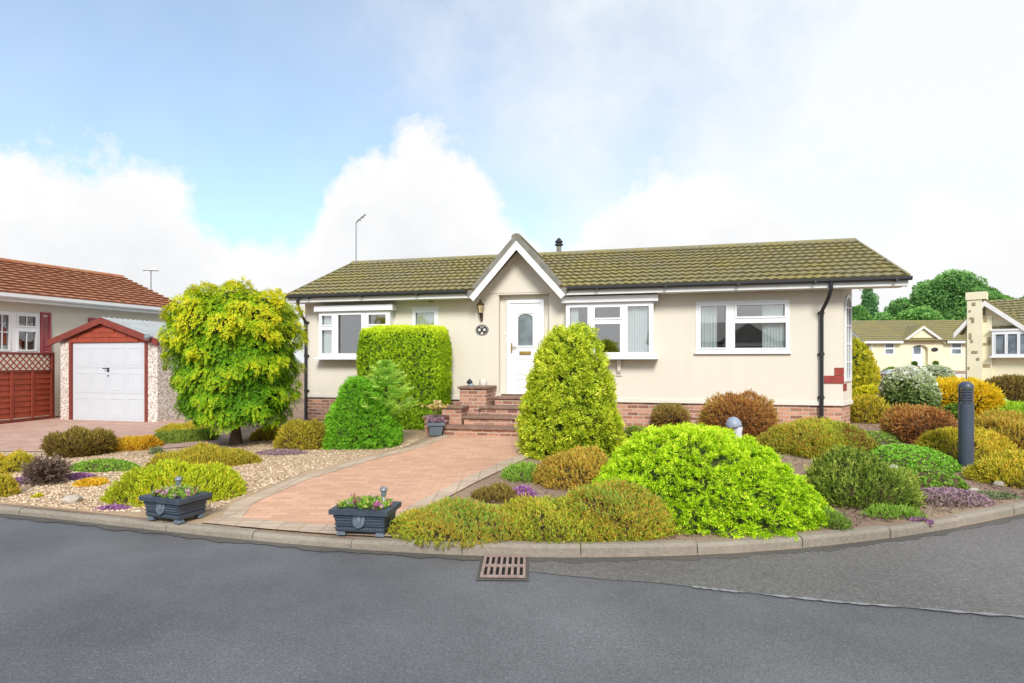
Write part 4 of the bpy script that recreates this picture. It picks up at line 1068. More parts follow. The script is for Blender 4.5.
# loose gravel: nobody could count it
def gravel():
    rng = np.random.default_rng(3); n = 26000
    px = rng.uniform(-20, 420, n); py = 430 + 82 * rng.random(n) ** .8
    V, Fc = [], []
    oct_ = np.array([(1, 0, 0), (0, 1, 0), (-1, 0, 0), (0, -1, 0), (0, 0, 1), (0, 0, -1)], float)
    of = [(0, 1, 4), (1, 2, 4), (2, 3, 4), (3, 0, 4), (1, 0, 5), (2, 1, 5), (3, 2, 5), (0, 3, 5)]
    left = np.array(PL); T = []
    for a, b in zip(px, py):
        edge = np.interp(b, [430, 436, 447, 460, 480, 505, 530], [436, 430, 406, 354, 286, 226, 186])
        top = np.interp(a, [-20, 60, 150, 232, 330, 400, 436], [452, 452, 450, 444, 434, 431, 432])
        if a > edge - 2 or b < top + 1: continue
        X, Y, z = at(a, b, 2)
        if Y < float(kerb_y(X)) + .14: continue
        s = rng.uniform(.006, .015); q = oct_ * s * rng.uniform(.7, 1.3, 3); t = rng.random() * 6.28
        q = np.stack([q[:, 0] * math.cos(t) - q[:, 1] * math.sin(t), q[:, 0] * math.sin(t) + q[:, 1] * math.cos(t), q[:, 2] * .7], 1) + np.array([X, Y, z + .006])
        k = len(V); V += q.tolist(); Fc += [(k + i, k + j, k + l) for i, j, l in of]; T += [rng.random()] * 6
    me = bpy.data.meshes.new('gravel'); me.from_pydata(V, [], Fc)
    LM['gravel'] = leaf_mat('gravel_stone', [(0, '#725a48'), (.3, '#b09476'), (.6, '#cfb596'), (.9, '#e0ccb2'), (1, '#f0e6d6')], 0, .85)
    me.materials.append(LM['gravel']); a_ = me.attributes.new('tint', 'FLOAT', 'POINT'); a_.data.foreach_set('value', np.array(T, np.float32))
    o = bpy.data.objects.new('gravel', me); COL.objects.link(o); tag(o, 'buff and brown pea gravel spread over the left garden bed', 'gravel', kind='stuff')
gravel()
def mulch():
    rng = np.random.default_rng(8); lv = Leaves(); n = 9000
    X = rng.uniform(-.9, 9, n); Y = kerb_y(X) + .14 + rng.random(n) ** 1.3 * 5
    P = np.stack([X, Y, g(X, Y) + .008], 1); 
    pr = np.array(PR); ok = X > np.interp(Y, pr[:, 1], pr[:, 0]) + .28; P = P[ok]; n = len(P)
    N = nrm(np.stack([rng.normal(0, .25, n), rng.normal(0, .25, n), np.ones(n)], 1)); ax = nrm(np.stack([rng.normal(0, 1, n), rng.normal(0, 1, n), rng.normal(.15, .15, n)], 1))
    lv.sprays(P, ax, N, .045, 'leafy', 2, .012, rng.random(n), rng, jit=.2)
    o = lv.build('bark_mulch', 'dead'); tag(o, 'brown bark chippings and needle litter between the shrubs of the right bed', 'mulch', kind='stuff')
mulch()

# ------------------------------------------------------------------ garage
GF = Frame((-10.84, 13.8), (11.39, -2.716))
def garage():
    o = empty('garage', (*GF.o, 0), GF.rz, label='small pebbledash garage with white up and over door and red gable boards', cat='garage')
    x = lambda p: GF.px(p)[0]
    dL, dR, pL, pR = 0.0, x(145), x(60.5), x(157.5); D = 4.8; zt = 1.99; zg = -.05
    b = MB()
    b.box(pL, dL - .085, 0, .2, zg, 2.02); b.box(dR + .085, pR, 0, .2, zg, 2.02); b.box(pR - .1, pR, .2, D, zg, 2.02); b.box(pL, pL + .1, .2, D, zg, 2.02)
    for k in range(1, 6): b.box(pR, pR + .012, k * .8 - .02, k * .8 + .02, zg, 2.0)
    b.box(pL + .1, pR - .1, D - .1, D, zg, 2.02)
    b.build('wall', M['pebbledash'], o)
    MB().box(dL - .082, dL - .002, -.02, .1, zg, zt).build('door_post', M['red_wood_trim'], o); MB().box(dR + .002, dR + .082, -.02, .1, zg, zt).build('door_post', M['red_wood_trim'], o)
    d = MB(); d.box(dL, dR, .02, .05, .04, zt - .005)
    w = dR - dL
    for c in range(4):
        for r in range(3):
            x0 = dL + .06 + c * (w - .08) / 4; x1 = x0 + (w - .08) / 4 - .05; z0 = .14 + r * .61; z1 = z0 + .5
            d.slab(x0, x1, z0, z1, .013, .0199, [(x0 + .035, x1 - .035, z0 + .035, z1 - .035)]); d.slab(x0 + .06, x1 - .06, z0 + .06, z1 - .06, .015, .0199)
    do = d.build('garage_door', M['garage_white'], o, bevel=.006)
    h = MB(); h.box(dL + w / 2 - .02, dL + w / 2 + .02, -.0, .0195, 1.26, 1.36); h.tube([(dL + w / 2, 0, 1.34), (dL + w / 2, -.045, 1.34), (dL + w / 2 - .09, -.05, 1.345)], .013, 8); h.build('handle', M['black'], do); MB().tube([(dL + w / 2, -.004, 1.17), (dL + w / 2, .0195, 1.17)], .016, 10).build('lock', M['black'], do)
    ap = x(104); el, er = x(50.5), x(160.5); za, zl = 2.575, 2.03
    gb = MB(); gb.prism([(el + .22, zl - .06), (er - .22, zl - .06), (ap, za - .15)], .0, .04)
    rng = random.Random(2)
    for k in range(4):
        z0 = zl - .05 + k * .115; f = min(1, max(0, (z0 + .115 - (zl - .06)) / (za - .15 - zl + .06))); 
        xa = el + .22 + (ap - el - .22) * f; xb = er - .22 - (er - .22 - ap) * f
        if xb > xa: gb.box(xa, xb, -.022 + .004 * (k % 2), -.001, z0, z0 + .105)
    gb.build('gable_boarding', M['red_wood'], o)
    bb = MB()
    for e in (el, er): bb.prism([(ap, za), (e, zl), (e, zl - .15), (ap, za - .15)], -.10, -.06)
    bb.build('barge_board', M['red_wood_trim'], o, bevel=.004)
    r = MB(); n = 44
    for e in (el, er):
        vs = []
        for y in (-.06, D + .15):
            for j in range(13):
                f = j / 12
                vs.append((ap + (e - ap) * f, y, za - .012 + (zl - za) * f))
        rows = []; vs = []
        ny = int((D + .2) / .036)
        for i in range(ny + 1):
            y = -.055 + i * .036; off = .022 * math.sin(i * 2 * math.pi / 4)
            vs += [(ap, y, za + .0 + off), (e, y, zl + .0 + off), ]
        r.add(vs, [(2 * i, 2 * i + 1, 2 * i + 3, 2 * i + 2) for i in range(ny)])
    r.build('corrugated_roof', M['corrugated'], o)
    MB().box(pR + .005, pR + .09, -.02, D, 1.93, 2.01).build('gutter', M['corrugated'], o)
    e = empty('alarm_lamp', (*GF.w(er - .20, -.13), 2.06), GF.rz, label='small round lamp under the right eave of the red garage gable', cat='lamp')
    b = MB(Matrix.Rotation(R(65), 4, 'X')); b.lathe([(.055, -.02), (.07, .0), (.075, .06), (.05, .1), (.02, .11)], (0, 0, 0), 14); b.build('lamp_head', M['steel'], e, smooth=True)
    MB().box(-.02, .02, 0.0, .1, -.02, .05).build('bracket', M['steel'], e)
garage()

# ------------------------------------------------------------------ neighbour on the left
NF = Frame((-12.3, 13.23), (1.58, 4.0))
def neighbour():
    o = empty('bungalow', (*NF.o, 0), NF.rz, label='neighbouring cream bungalow with orange brown tiled roof and dark red shutters', cat='house')
    x = lambda p, d=0: NF.px(p, HY, d)[0]; z = lambda p, q, d=0: NF.px(p, q, d)[1]
    s0, s1 = -9.0, x(186, -.35) - .2; D = 5.6; EZ, RZ = 3.13, 4.34; RV = 2.75
    wl, wr = x(-30), x(39); zt, zb = z(38, 313.5), z(38, 353.5)
    x2a, x2b = x(98), x(128); z2t = z(98, 318)
    mb = MB(); mb.slab(s0, s1, .1, 3.08, 0, .2, [(wl, wr, zb, zt)]); mb.prism([(0, .1), (D, .1), (D, 3.08), (RV, RZ - .1), (0, 3.08)], s1 - .2, s1 - .001, 'x'); mb.box(s0, s1, D - .2, D + .001, .1, 3.08)
    mb.build('wall', M['render'], o)
    it = MB(); it.box(s0, s1 - .3, 2.2, 2.3, .1, 3.0); it.build('interior', M['interior_dark'], o)
    w = wr - wl; m1 = wl + w * .62
    ls = [(wl + .08, wl + w * .3, zb + .08, zt - .08), (wl + w * .3 + .06, m1 - .12, zb + .08, zt - .08), (m1 + .06, wr - .08, zt - .34, zt - .08), (m1 + .06, wr - .08, zb + .08, zt - .46)]
    bars = []
    for a, b, c, d in ls:
        k = 3 if d - c > 1.0 else (2 if d - c > .5 else 1)
        bars.append(((a + b) / 2 - .012, (a + b) / 2 + .012, c, d))
        for i in range(1, k): bars.append((a, b, c + (d - c) * i / k - .012, c + (d - c) * i / k + .012))
    window(o, 'window', wl, wr, zb, zt, -.03, ls, bars=bars)
    def shut(a, b, z0, z1):
        m = MB(); m.slab(a, b, z0, z1, -.04, -.002, [(a + .05, b - .05, z0 + .06, z1 - .06)])
        n = int((z1 - z0 - .12) / .06)
        for i in range(n):
            q = z0 + .06 + i * .06; m.add([(a + .05, -.006, q + .045), (b - .05, -.006, q + .045), (b - .05, -.034, q), (a + .05, -.034, q)], [(0, 3, 2, 1)])
        m.build('shutter', M['shutter'], o)
    shut(x(40), x(50.5), z(45, 354), z(45, 312.5)); shut(x(88), x(97), z(92, 318) - 1.4, z(92, 318))
    r = MB(); E0, E1 = s0 - .3, s1 + .3
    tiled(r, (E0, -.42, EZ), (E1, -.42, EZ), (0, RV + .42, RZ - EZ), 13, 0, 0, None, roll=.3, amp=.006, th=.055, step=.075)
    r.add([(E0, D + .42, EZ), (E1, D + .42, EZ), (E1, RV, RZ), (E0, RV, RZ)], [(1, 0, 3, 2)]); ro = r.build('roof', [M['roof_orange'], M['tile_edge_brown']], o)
    c = MB()
    for i in range(34):
        a = E0 + (E1 - E0) * i / 34; c.prism([(RV + .12 * math.cos(t), RZ - .01 + .085 * math.sin(t)) for t in np.linspace(-.15, math.pi + .15, 8)], a, a + (E1 - E0) / 34 - .01, 'x')
    c.build('ridge_cap', M['roof_orange'], ro)
    f = MB(); f.box(E0, E1, -.40, -.37, 2.94, 3.11); f.box(E0, E1, -.369, 0, 2.95, 2.97)
    v = [(E1 - .03, -.4, 2.95), (E1 - .03, -.4, 3.12), (E1 - .03, RV, RZ - .03), (E1 - .03, RV, RZ - .2)]; v += [(a + .04, b, q) for a, b, q in v]
    f.add(v, [(0, 1, 2, 3), (7, 6, 5, 4), (0, 4, 5, 1), (1, 5, 6, 2), (2, 6, 7, 3), (3, 7, 4, 0)])
    f.build('fascia', M['soffit'], o)
    MB().prism([(-.53, 3.12), (-.52, 3.04), (-.48, 3.01), (-.44, 3.01), (-.41, 3.04), (-.405, 3.12)], E0, E1, 'x').build('gutter', M['white'], o)
    aerial('tv_aerial', (*NF.w(x(151, 1.6), 1.6), 3.95), .6, 'small television aerial with several rods on the orange brown roof', True, .6)
neighbour()

def fence():
    A, B = (-11.78, 12.0), (-11.58, 14.05)
    fr = Frame(A, (B[0] - A[0], B[1] - A[1])); L = math.dist(A, B)
    o = empty('fence_panel', (*A, .06), fr.rz, label='red stained lap panel fence topped with a diamond lattice beside the garage', cat='fence')
    zl, zt = 1.20, 1.62
    b = MB(); rr = random.Random(4)
    n = 8
    for i in range(n):
        z0 = .12 + i * (zl - .14) / n; h = (zl - .14) / n + .03
        b.add([(0, -.03, z0), (L, -.03, z0), (L, -.005, z0 + h), (0, -.005, z0 + h), (0, -.012, z0), (L, -.012, z0), (L, .012, z0 + h), (0, .012, z0 + h)], [(0, 1, 2, 3), (7, 6, 5, 4), (0, 4, 5, 1), (3, 2, 6, 7)])
    for k in range(5): x = k * L / 4; b.box(max(0, x - .025), min(L, x + .025), -.05, -.031, .08, zl)
    b.build('lap_panel', M['red_wood'], o)
    
    for q in ((-.045, .02, zl, zl + .05), (-.045, .02, zt, zt + .05), (-.03, .02, .0, .09)): MB().box(0, L, *q).build('rail', M['red_wood_trim'], o)
    l = MB(); s = .155; H = zt - zl - .05
    k = -4
    while k * s < L + 1:
        for sg, y0 in ((1, -.028), (-1, -.012)):
            x0 = k * s; x1 = x0 + H * .95
            xa, xb, za, zb = x0, x1, (zl + .05 if sg > 0 else zt), (zt if sg > 0 else zl + .05)
            if xa < 0: f = -xa / (xb - xa); za = za + (zb - za) * f; xa = 0
            if xb > L: f = (L - xa) / (xb - xa); zb = za + (zb - za) * f; xb = L
            if xb - xa < .03: continue
            w = .018; l.add([(xa, y0, za - w), (xb, y0, zb - w), (xb, y0, zb + w), (xa, y0, za + w), (xa, y0 + .012, za - w), (xb, y0 + .012, zb - w), (xb, y0 + .012, zb + w), (xa, y0 + .012, za + w)], [(0, 1, 2, 3), (7, 6, 5, 4), (0, 4, 5, 1), (2, 6, 7, 3)])
        k += 1
    l.build('lattice', M['red_wood'], o)
    for x in (-.06, L + .0): MB().box(x, x + .07, -.05, .03, -.1, zt + .06).build('post', M['red_wood_trim'], o, bevel=.005)
fence()

# ------------------------------------------------------------------ bungalows on the right
def far_bungalow():
    fr = Frame((28.6, 46.0), (1, -.06))
    fr = Frame(((867 - CX) / F * 46.5, 46.5), (1, -.05)); x = lambda p: fr.px(p)[0]; z = lambda p, q: fr.px(p, q)[1]
    o = empty('bungalow', (*fr.o, 0), fr.rz, label='far pale yellow bungalow with arched porch and white door below the trees', cat='house')
    s1 = 12.0; D = 6; EZ = z(900, 341); RZ = z(900, 322) + .35; RV = 3; zf = z(913, 365.5); zg = .3
    wins = [(x(884), x(894.5), z(890, 355), z(890, 341.8)), (x(950.5), x(962), z(950, 355), z(950, 341.8))]
    dr = (x(911.5), x(928), zf, z(920, 345)); 
    b = MB(); b.slab(0, s1, zg, EZ, 0, .25, wins + [dr]); b.prism([(0, zg), (D, zg), (D, EZ), (RV, RZ - .15), (0, EZ)], 0, .2, 'x'); b.box(0, s1, D - .2, D + .001, zg, EZ)
    ap = x(922); hw = (x(941) - x(903.5)) / 2; b.prism([(ap - hw, EZ + .001), (ap + hw, EZ + .001), (ap, z(921, 327.5))], -.02, .2)
    # round head of the porch arch
    c = (dr[0] + dr[1]) / 2; r_ = (dr[1] - dr[0]) / 2
    for sg in (-1, 1):
        pts = [(c + sg * r_, dr[3])] + [(c + sg * r_ * math.cos(t), dr[3] - .5 * r_ + .5 * r_ * math.sin(t)) for t in np.linspace(0, math.pi / 2, 7)]
        b.prism(pts, .001, .24)
    b.build('wall', M['yellow_render'], o)
    MB().slab(dr[0] - .05, dr[1] + .05, zf, EZ, .26, .3).build('recess', M['yellow_render'], o)
    dm = MB(); a0, a1 = x(913.5), x(924); dm.slab(a0, a1, zf, z(918, 342), .20, .25, [(a0 + .13, a1 - .13, z(918, 354), z(918, 344))]); d = dm.build('front_door', M['white'], o)
    MB().box(a0 + .1, a1 - .1, .22, .24, z(918, 354.5), z(918, 343.5)).build('pane', M['far_glass'], d)
    for a, b_, c_, d_ in wins:
        m = (c_ + d_) / 2; window(o, 'window', a, b_, c_, d_, -.02, [(a + .1, b_ - .1, m + .06, d_ - .1), (a + .1, b_ - .1, c_ + .1, m - .06)], glass='far_glass')
    rb = MB(); E0, E1 = -.55, s1; 
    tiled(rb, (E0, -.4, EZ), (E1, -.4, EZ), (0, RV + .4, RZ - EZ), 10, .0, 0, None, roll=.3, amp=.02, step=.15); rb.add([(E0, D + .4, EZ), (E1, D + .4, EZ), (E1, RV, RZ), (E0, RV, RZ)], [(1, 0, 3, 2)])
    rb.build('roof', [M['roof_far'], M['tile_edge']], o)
    za = z(921, 326); 
    pr, bb = MB(), MB()
    for sg in (-1, 1):
        pr.prism([(ap, za), (ap + sg * (hw + .25), EZ - .05), (ap + sg * (hw + .25), EZ + .08), (ap, za + .14)], -.2, 2.4)
        bb.prism([(ap, za - .2), (ap + sg * (hw + .25), EZ - .25), (ap + sg * (hw + .25), EZ - .051), (ap, za - .001)], -.22, -.16)
    pr.build('porch_roof', M['roof_far'], o); 
    bb.box(E0, ap - hw - .25, -.42, -.38, EZ - .2, EZ - .01); bb.box(ap + hw + .25, E1, -.42, -.38, EZ - .2, EZ - .01)
    v = [(E0, -.42, EZ - .2), (E0, -.42, EZ - .02), (E0, RV, RZ - .02), (E0, RV, RZ - .22)]; v += [(a + .05, b_, q) for a, b_, q in v]; bb.add(v, [(0, 1, 2, 3), (7, 6, 5, 4), (0, 4, 5, 1), (1, 5, 6, 2), (2, 6, 7, 3), (3, 7, 4, 0)])
    bb.build('barge_board', M['soffit'], o)
    MB().tube([(.35, -.06, EZ - .1), (.35, -.06, zg)], .05, 8).build('downpipe', M['white'], o)
    st = MB(); st.box(x(905), x(915), -1.4, -.02, zg - .3, zf - .1); st.box(x(926), x(936), -1.4, -.02, zg - .3, zf - .1); st.box(x(915), x(926), -1.0, -.02, zg - .3, zf - .02); st.build('entrance_steps', M['brick'], o)
    def Z(px): return fr.w(x(px), -.03)
    e = MB(Matrix.Rotation(R(90), 4, 'X')); e.lathe([(.28, 0), (.28, .02), (.25, .03)], (0, 0, 0), 18, 0, 1, .6); pq = e.build('house_plaque', M['black']); X, Y = Z(934.5); pq.location = (X, Y, z(934, 349.5)); tag(pq, 'dark oval plaque on the far yellow bungalow right of its arched porch', 'sign')
    for q, nm in ((909.6, 'left'), (930.8, 'right')):
        X, Y = fr.w(x(q), -.6); hu = Hull(.22, .22, .5, 'ball', 2, .05, .2, 10); lv = Leaves(); grow(lv, hu, 'leafy', .12); t = lv.build('topiary_ball', 'bush', loc=(X, Y, zf - .12)); tag(t, 'round clipped shrub on the %s side of the far arched porch' % nm, 'plant', 'topiary balls at the far porch')
far_bungalow()

def opposite_bungalow():
    o = empty('bungalow', (9, -20, 0), R(180 - 8), label='grey roofed bungalow across the road, mirrored in the window panes', cat='house')
    ls = [(2, 3.6, 1.5, 2.6), (9, 10.8, 1.5, 2.6)]
    MB().slab(0, 13, .0, 3.0, 0, .3, ls).build('wall', M['render'], o)
    for l in ls: window(o, 'window', *l, .05, [(l[0] + .1, l[0] + .75, 1.6, 2.5), (l[0] + .85, l[1] - .1, 1.6, 2.5)], glass='far_glass')
    r = MB(); r.prism([(-.5, 2.95), (2.8, 4.5), (6.1, 2.95), (6.1, 2.8), (-.5, 2.8)], -.4, 13.4, 'x'); r.prism([(4.6, 2.9), (8.4, 2.9), (6.5, 4.2)], -.9, 2); r.build('roof', M['roof_grey'], o)
    MB().prism([(4.9, 2.6), (8.1, 2.6), (8.1, 2.895), (4.9, 2.895)], -.6, -.001).build('porch', M['white'], o)
opposite_bungalow()
shrub_o = Hull(1.6, 1.0, 1.9, 'dome', 2, .1, .3, 30); lv_ = Leaves(); grow(lv_, shrub_o, 'leafy', .2); o_ = lv_.build('laurel_bush', 'bush', 'core_green', loc=(4.6, -16.0, 0)); tag(o_, 'big green bush across the road mirrored in the casement window', 'shrub')

def chimney_bungalow():
    ax = (984 - CX) / F * 26; fr = Frame((ax, 26.0), (1, -1)); x = lambda p, d=0: fr.px(p, HY, d)[0]; z = lambda p, q, d=0: fr.px(p, q, d)[1]
    o = empty('bungalow', (*fr.o, 0), fr.rz, label='pale yellow bungalow with tall stone flecked chimney and bay window at the right edge', cat='house')
    xl, xr = x(955, -.35), x(1026, -.3); xl2 = x(956); zE = z(953, 329, -.35); zA = z(984, 298, -.3); xa = x(984.5, -.3)
    hw = xa - xl; xr = xa + hw * 1.1
    b = MB(); b.slab(xa - hw + .35, xa + hw + 3.5, .1, zE - .1, 0, .25, []); b.prism([(xa - hw + .35, zE - .1), (xa + hw * 1.4, zE - .1), (xa, zA - .35)], .0, .25)
    b.box(xa - hw + .35, xa - hw + .6, .25, 5, .1, zE - .1); b.prism([(.25, zE - .1), (5, zE - .1), (2.7, zA - .2)], xa - .1, xa + .1, 'x')
    b.build('wall', M['yellow_render'], o)
    MB().box(xa - hw + .3, xa + hw + 3.5, -.05, -.002, .0, z(980, 377)).build('brick_plinth', M['brick'], o)
    cl, cr = x(967, -.4), x(982, -.4); cr2 = x(992, -.1); zt = z(975, 292, -.4)
    c = MB(); c.box(cl, cr, -.4, -.002, .0, zt - .35); c.box(cl - .05, x(986.5, -.4), -.45, .35, zt - .349, zt); c.box(cr + .001, cr2, -.12, -.002, .05, z(985, 316)); c.box(cl + .1, cr + .1, .0, .3, zA - 1.2, zt - .351)
    co = c.build('chimney', M['yellow_render'], o)
    s = MB(); rr = random.Random(12)
    for px, py, w, h, d in [(974, 304, 3, 3, -.4), (970, 311, 2, 2, -.4), (973, 320, 2.5, 5, -.4), (971, 318, 2, 2, -.4), (970.5, 336, 2, 6, -.4), (972, 341, 2, 3, -.4), (975, 352, 6, 2.4, -.4), (978, 359, 2.5, 2.4, -.4), (969, 368, 1.5, 3, -.4), (984, 317, 5, 2.5, -.12), (985.5, 320, 3, 3.5, -.12), (987, 344, 7, 2.3, -.12), (989, 340, 3, 5, -.12), (986.5, 365.5, 8, 3, -.12)]:
        a, e = x(px - w / 2, d), x(px + w / 2, d); MB().box(a, e, d - .03, d - .001, z(px, py + h / 2, d), z(px, py - h / 2, d)).build('stone_inset', M['stone_inset'], co)
    # gable roof and the main roof behind it
    r = MB(); RR = (zA - zE) / hw
    for sg in (-1, 1):
        e = xa + (hw * 1.5 if sg > 0 else -hw * 1.05); ze = zA - RR * hw * 1.05
        r.prism([(xa, zA), (e, ze), (e, ze - .12), (xa, zA - .12)], -.35, 2.9)
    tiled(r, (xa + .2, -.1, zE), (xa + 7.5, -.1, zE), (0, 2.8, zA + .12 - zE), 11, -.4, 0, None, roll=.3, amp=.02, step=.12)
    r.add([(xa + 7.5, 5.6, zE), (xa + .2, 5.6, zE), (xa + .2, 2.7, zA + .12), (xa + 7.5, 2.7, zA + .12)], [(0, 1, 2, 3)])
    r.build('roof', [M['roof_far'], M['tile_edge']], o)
    bb = MB()
    for sg in (-1, 1):
        e = xa + (hw * 1.5 if sg > 0 else -hw * 1.05); ze = zA - RR * hw * 1.05
        bb.prism([(xa, zA - .121), (e, ze - .121), (e, ze - .36), (xa, zA - .36)], -.38, -.33); bb.prism([(xa, zA - .37), (e, ze - .37), (e, ze - .39), (xa, zA - .39)], -.33, -.001)
    bb.build('barge_board', M['soffit'], o)
    w0, w1 = x(992, -.25), x(1045, -.25); z0, z1 = z(1000, 356, -.25), z(1000, 331, -.25)
    n = 4; ls = []
    for i in range(n):
        a = w0 + .08 + (w1 - w0 - .1) * i / n; ls.append((a + .04, a + (w1 - w0 - .1) / n - .04, z0 + .08, z1 - .14))
    wi = window(o, 'bay_window', w0, w1, z0, z1, -.3, ls, glass='far_glass')
    m = MB(); m.box(w0, w0 + .06, -.229, 0, z0, z1); m.box(w0 - .08, w1, -.36, -.001, z0 - .08, z0 - .002); m.box(w0 - .06, w1, -.34, -.001, z1 + .002, z1 + .08); m.build('bay_surround', M['white'], wi)
    for a, b_, c_, d_ in ls: curtain(wi, a, a + (b_ - a) * .45, c_, d_, -.22, 3, .015)
chimney_bungalow()

# ------------------------------------------------------------------ trees
def trunk_mesh(name, parent, h, r0, r1, limbs, bend=.05, seed=1, m='bark'):
    rr = random.Random(seed); b = MB(); n = 7
    pts = [(bend * math.sin(i * 1.3 + seed) * i / n, bend * math.cos(i * 1.7 + seed) * i / n, h * i / n - .05) for i in range(n + 1)]
    b.tube(pts, [r0 * (1.35 if i == 0 else 1) + (r1 - r0) * i / n for i in range(n + 1)], 10)
    for (f, az, l, up) in limbs:
        i = min(n, int(f * n)); p = Vector(pts[i]); d = Vector((math.cos(az), math.sin(az), 0))
        q = [p + d * l * t + Vector((rr.uniform(-.04, .04) * l, rr.uniform(-.04, .04) * l, up * l * (t ** .8))) for t in (0, .3, .65, 1)]
        rr_ = (r0 + (r1 - r0) * f) * .55
        b.tube(q, [rr_, rr_ * .8, rr_ * .5, rr_ * .2], 7)
    return b.build(name, M[m], parent, smooth=True)

def weeping_tree():
    X, Y, z = at(236, 444)
    o = empty('golden_conifer', (X, Y, z), label='weeping golden green conifer with a short bare trunk left of the bungalow', cat='tree')
    trunk_mesh('trunk', o, 2.2, .09, .04, [(.4, k * 1.05, .85, .5) for k in range(6)] + [(.7, k * 1.3 + .4, .7, .4) for k in range(5)], seed=3)
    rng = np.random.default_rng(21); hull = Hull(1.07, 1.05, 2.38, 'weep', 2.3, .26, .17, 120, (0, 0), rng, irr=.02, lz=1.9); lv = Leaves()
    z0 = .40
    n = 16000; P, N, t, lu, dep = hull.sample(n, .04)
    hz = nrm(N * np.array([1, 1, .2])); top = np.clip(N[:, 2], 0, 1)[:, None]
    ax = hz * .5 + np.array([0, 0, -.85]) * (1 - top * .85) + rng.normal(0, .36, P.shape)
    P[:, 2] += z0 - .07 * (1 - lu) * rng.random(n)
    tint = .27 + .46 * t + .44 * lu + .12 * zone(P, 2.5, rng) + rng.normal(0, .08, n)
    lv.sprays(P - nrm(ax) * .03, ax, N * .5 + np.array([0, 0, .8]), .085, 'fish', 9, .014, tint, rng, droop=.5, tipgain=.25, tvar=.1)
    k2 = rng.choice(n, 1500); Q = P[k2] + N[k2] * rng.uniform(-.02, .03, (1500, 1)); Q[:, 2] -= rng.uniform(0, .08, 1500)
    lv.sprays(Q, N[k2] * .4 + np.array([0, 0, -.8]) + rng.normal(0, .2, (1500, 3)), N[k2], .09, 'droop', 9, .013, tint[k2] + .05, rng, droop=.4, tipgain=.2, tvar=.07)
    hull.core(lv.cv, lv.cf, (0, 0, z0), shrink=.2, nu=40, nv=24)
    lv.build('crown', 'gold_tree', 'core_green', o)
weeping_tree()

def broad_tree(px, ytop, ybase_w, Yd, width_px, label, leaf, blobs, seed, L=.33, group='trees behind the bungalows', name='broadleaf_tree', slim=False):
    X = (px - CX) / F * Yd; z = float(g(X, Yd)); h = CZ + (HY - ytop) / F * Yd - z; W = width_px / F * Yd
    rng = np.random.default_rng(seed); o = empty(name, (X, Yd, z), label=label, cat='tree', group=group)
    trunk_mesh('trunk', o, h * .8, W * .035 + .1, .06, [(.35 + .08 * k, k * 2.4, W * .3, .7) for k in range(6)], seed=seed)
    lv = Leaves()
    if slim: bl = [(0, 0, .12, .5, .88)]
    else:
        bl = [(0, 0, .3, .52, .68)]
        for i in range(blobs):
            t = i * 2.4 + seed; f = rng.uniform(.25, .75); q = rng.uniform(.26, .4) * W
            bl.append((math.cos(t) * q, math.sin(t) * q, f * .85 - .1, rng.uniform(.2, .34), rng.uniform(.28, .42)))
    for cx, cy, zf, rf, hf in bl:
        hu = Hull(W * rf, W * rf, min(h * hf, h * (1 - zf)), 'spire' if slim else 'ball', 2, W * rf * .3, W * rf * .3, 26, (0, 0), rng)
        grow(lv, hu, 'leafy', L, tint=.45, zamp=.2, zsc=.6, hgain=.25, off=(cx, cy, zf * h), inner=W * rf * .22, rng=rng, dens=1.0, core=False, lump_t=.6)
        hu.core(lv.cv, lv.cf, (cx, cy, zf * h), shrink=W * rf * .35)
    lv.build('crown', leaf, 'core_green', o)
broad_tree(949, 271, 0, 74, 62, 'tallest broad dark green tree rising behind the two yellow bungalows', 'tree_mid', 11, 5)
broad_tree(982, 281, 0, 78, 44, 'green tree showing just left of and behind the pale chimney', 'tree_dark', 8, 9)
broad_tree(904, 297, 0, 82, 34, 'lower pale green tree between the poplar and the tallest tree', 'tree_mid', 7, 14)
broad_tree(918, 306, 0, 66, 40, 'bushy bright green tree just above the far bungalow roof', 'tree_dark', 8, 3)
broad_tree(858, 302, 0, 70, 26, 'low dark tree half hidden by the right end of the cream bungalow', 'tree_dark', 6, 17)
broad_tree(869, 281, 0, 84, 25, 'slim upright grey green poplar beside the right eave of the cream bungalow', 'poplar', 0, 8, L=.42, name='poplar_tree', slim=True)
broad_tree(1040, 288, 0, 84, 60, 'dark tree behind the roof at the far right edge of the photo', 'tree_dark', 6, 31)
broad_tree(884, 312, 0, 76, 30, 'low bright bushy tree filling the gap under the poplar', 'tree_mid', 6, 33)

# ------------------------------------------------------------------ hedges and shrubs
X_, Y_, z_, rx, ry, h = place(357, 453, 323, 430, ry=.55)
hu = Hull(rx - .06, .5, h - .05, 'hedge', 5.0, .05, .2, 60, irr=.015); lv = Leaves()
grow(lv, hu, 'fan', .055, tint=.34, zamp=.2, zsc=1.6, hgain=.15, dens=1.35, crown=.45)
o = lv.build('hedge', 'hedge', 'core_green', loc=(X_, Y_, z_ - .02), rz=HF.rz); tag(o, 'tall clipped golden green hedge block in front of the cream bungalow', 'hedge')

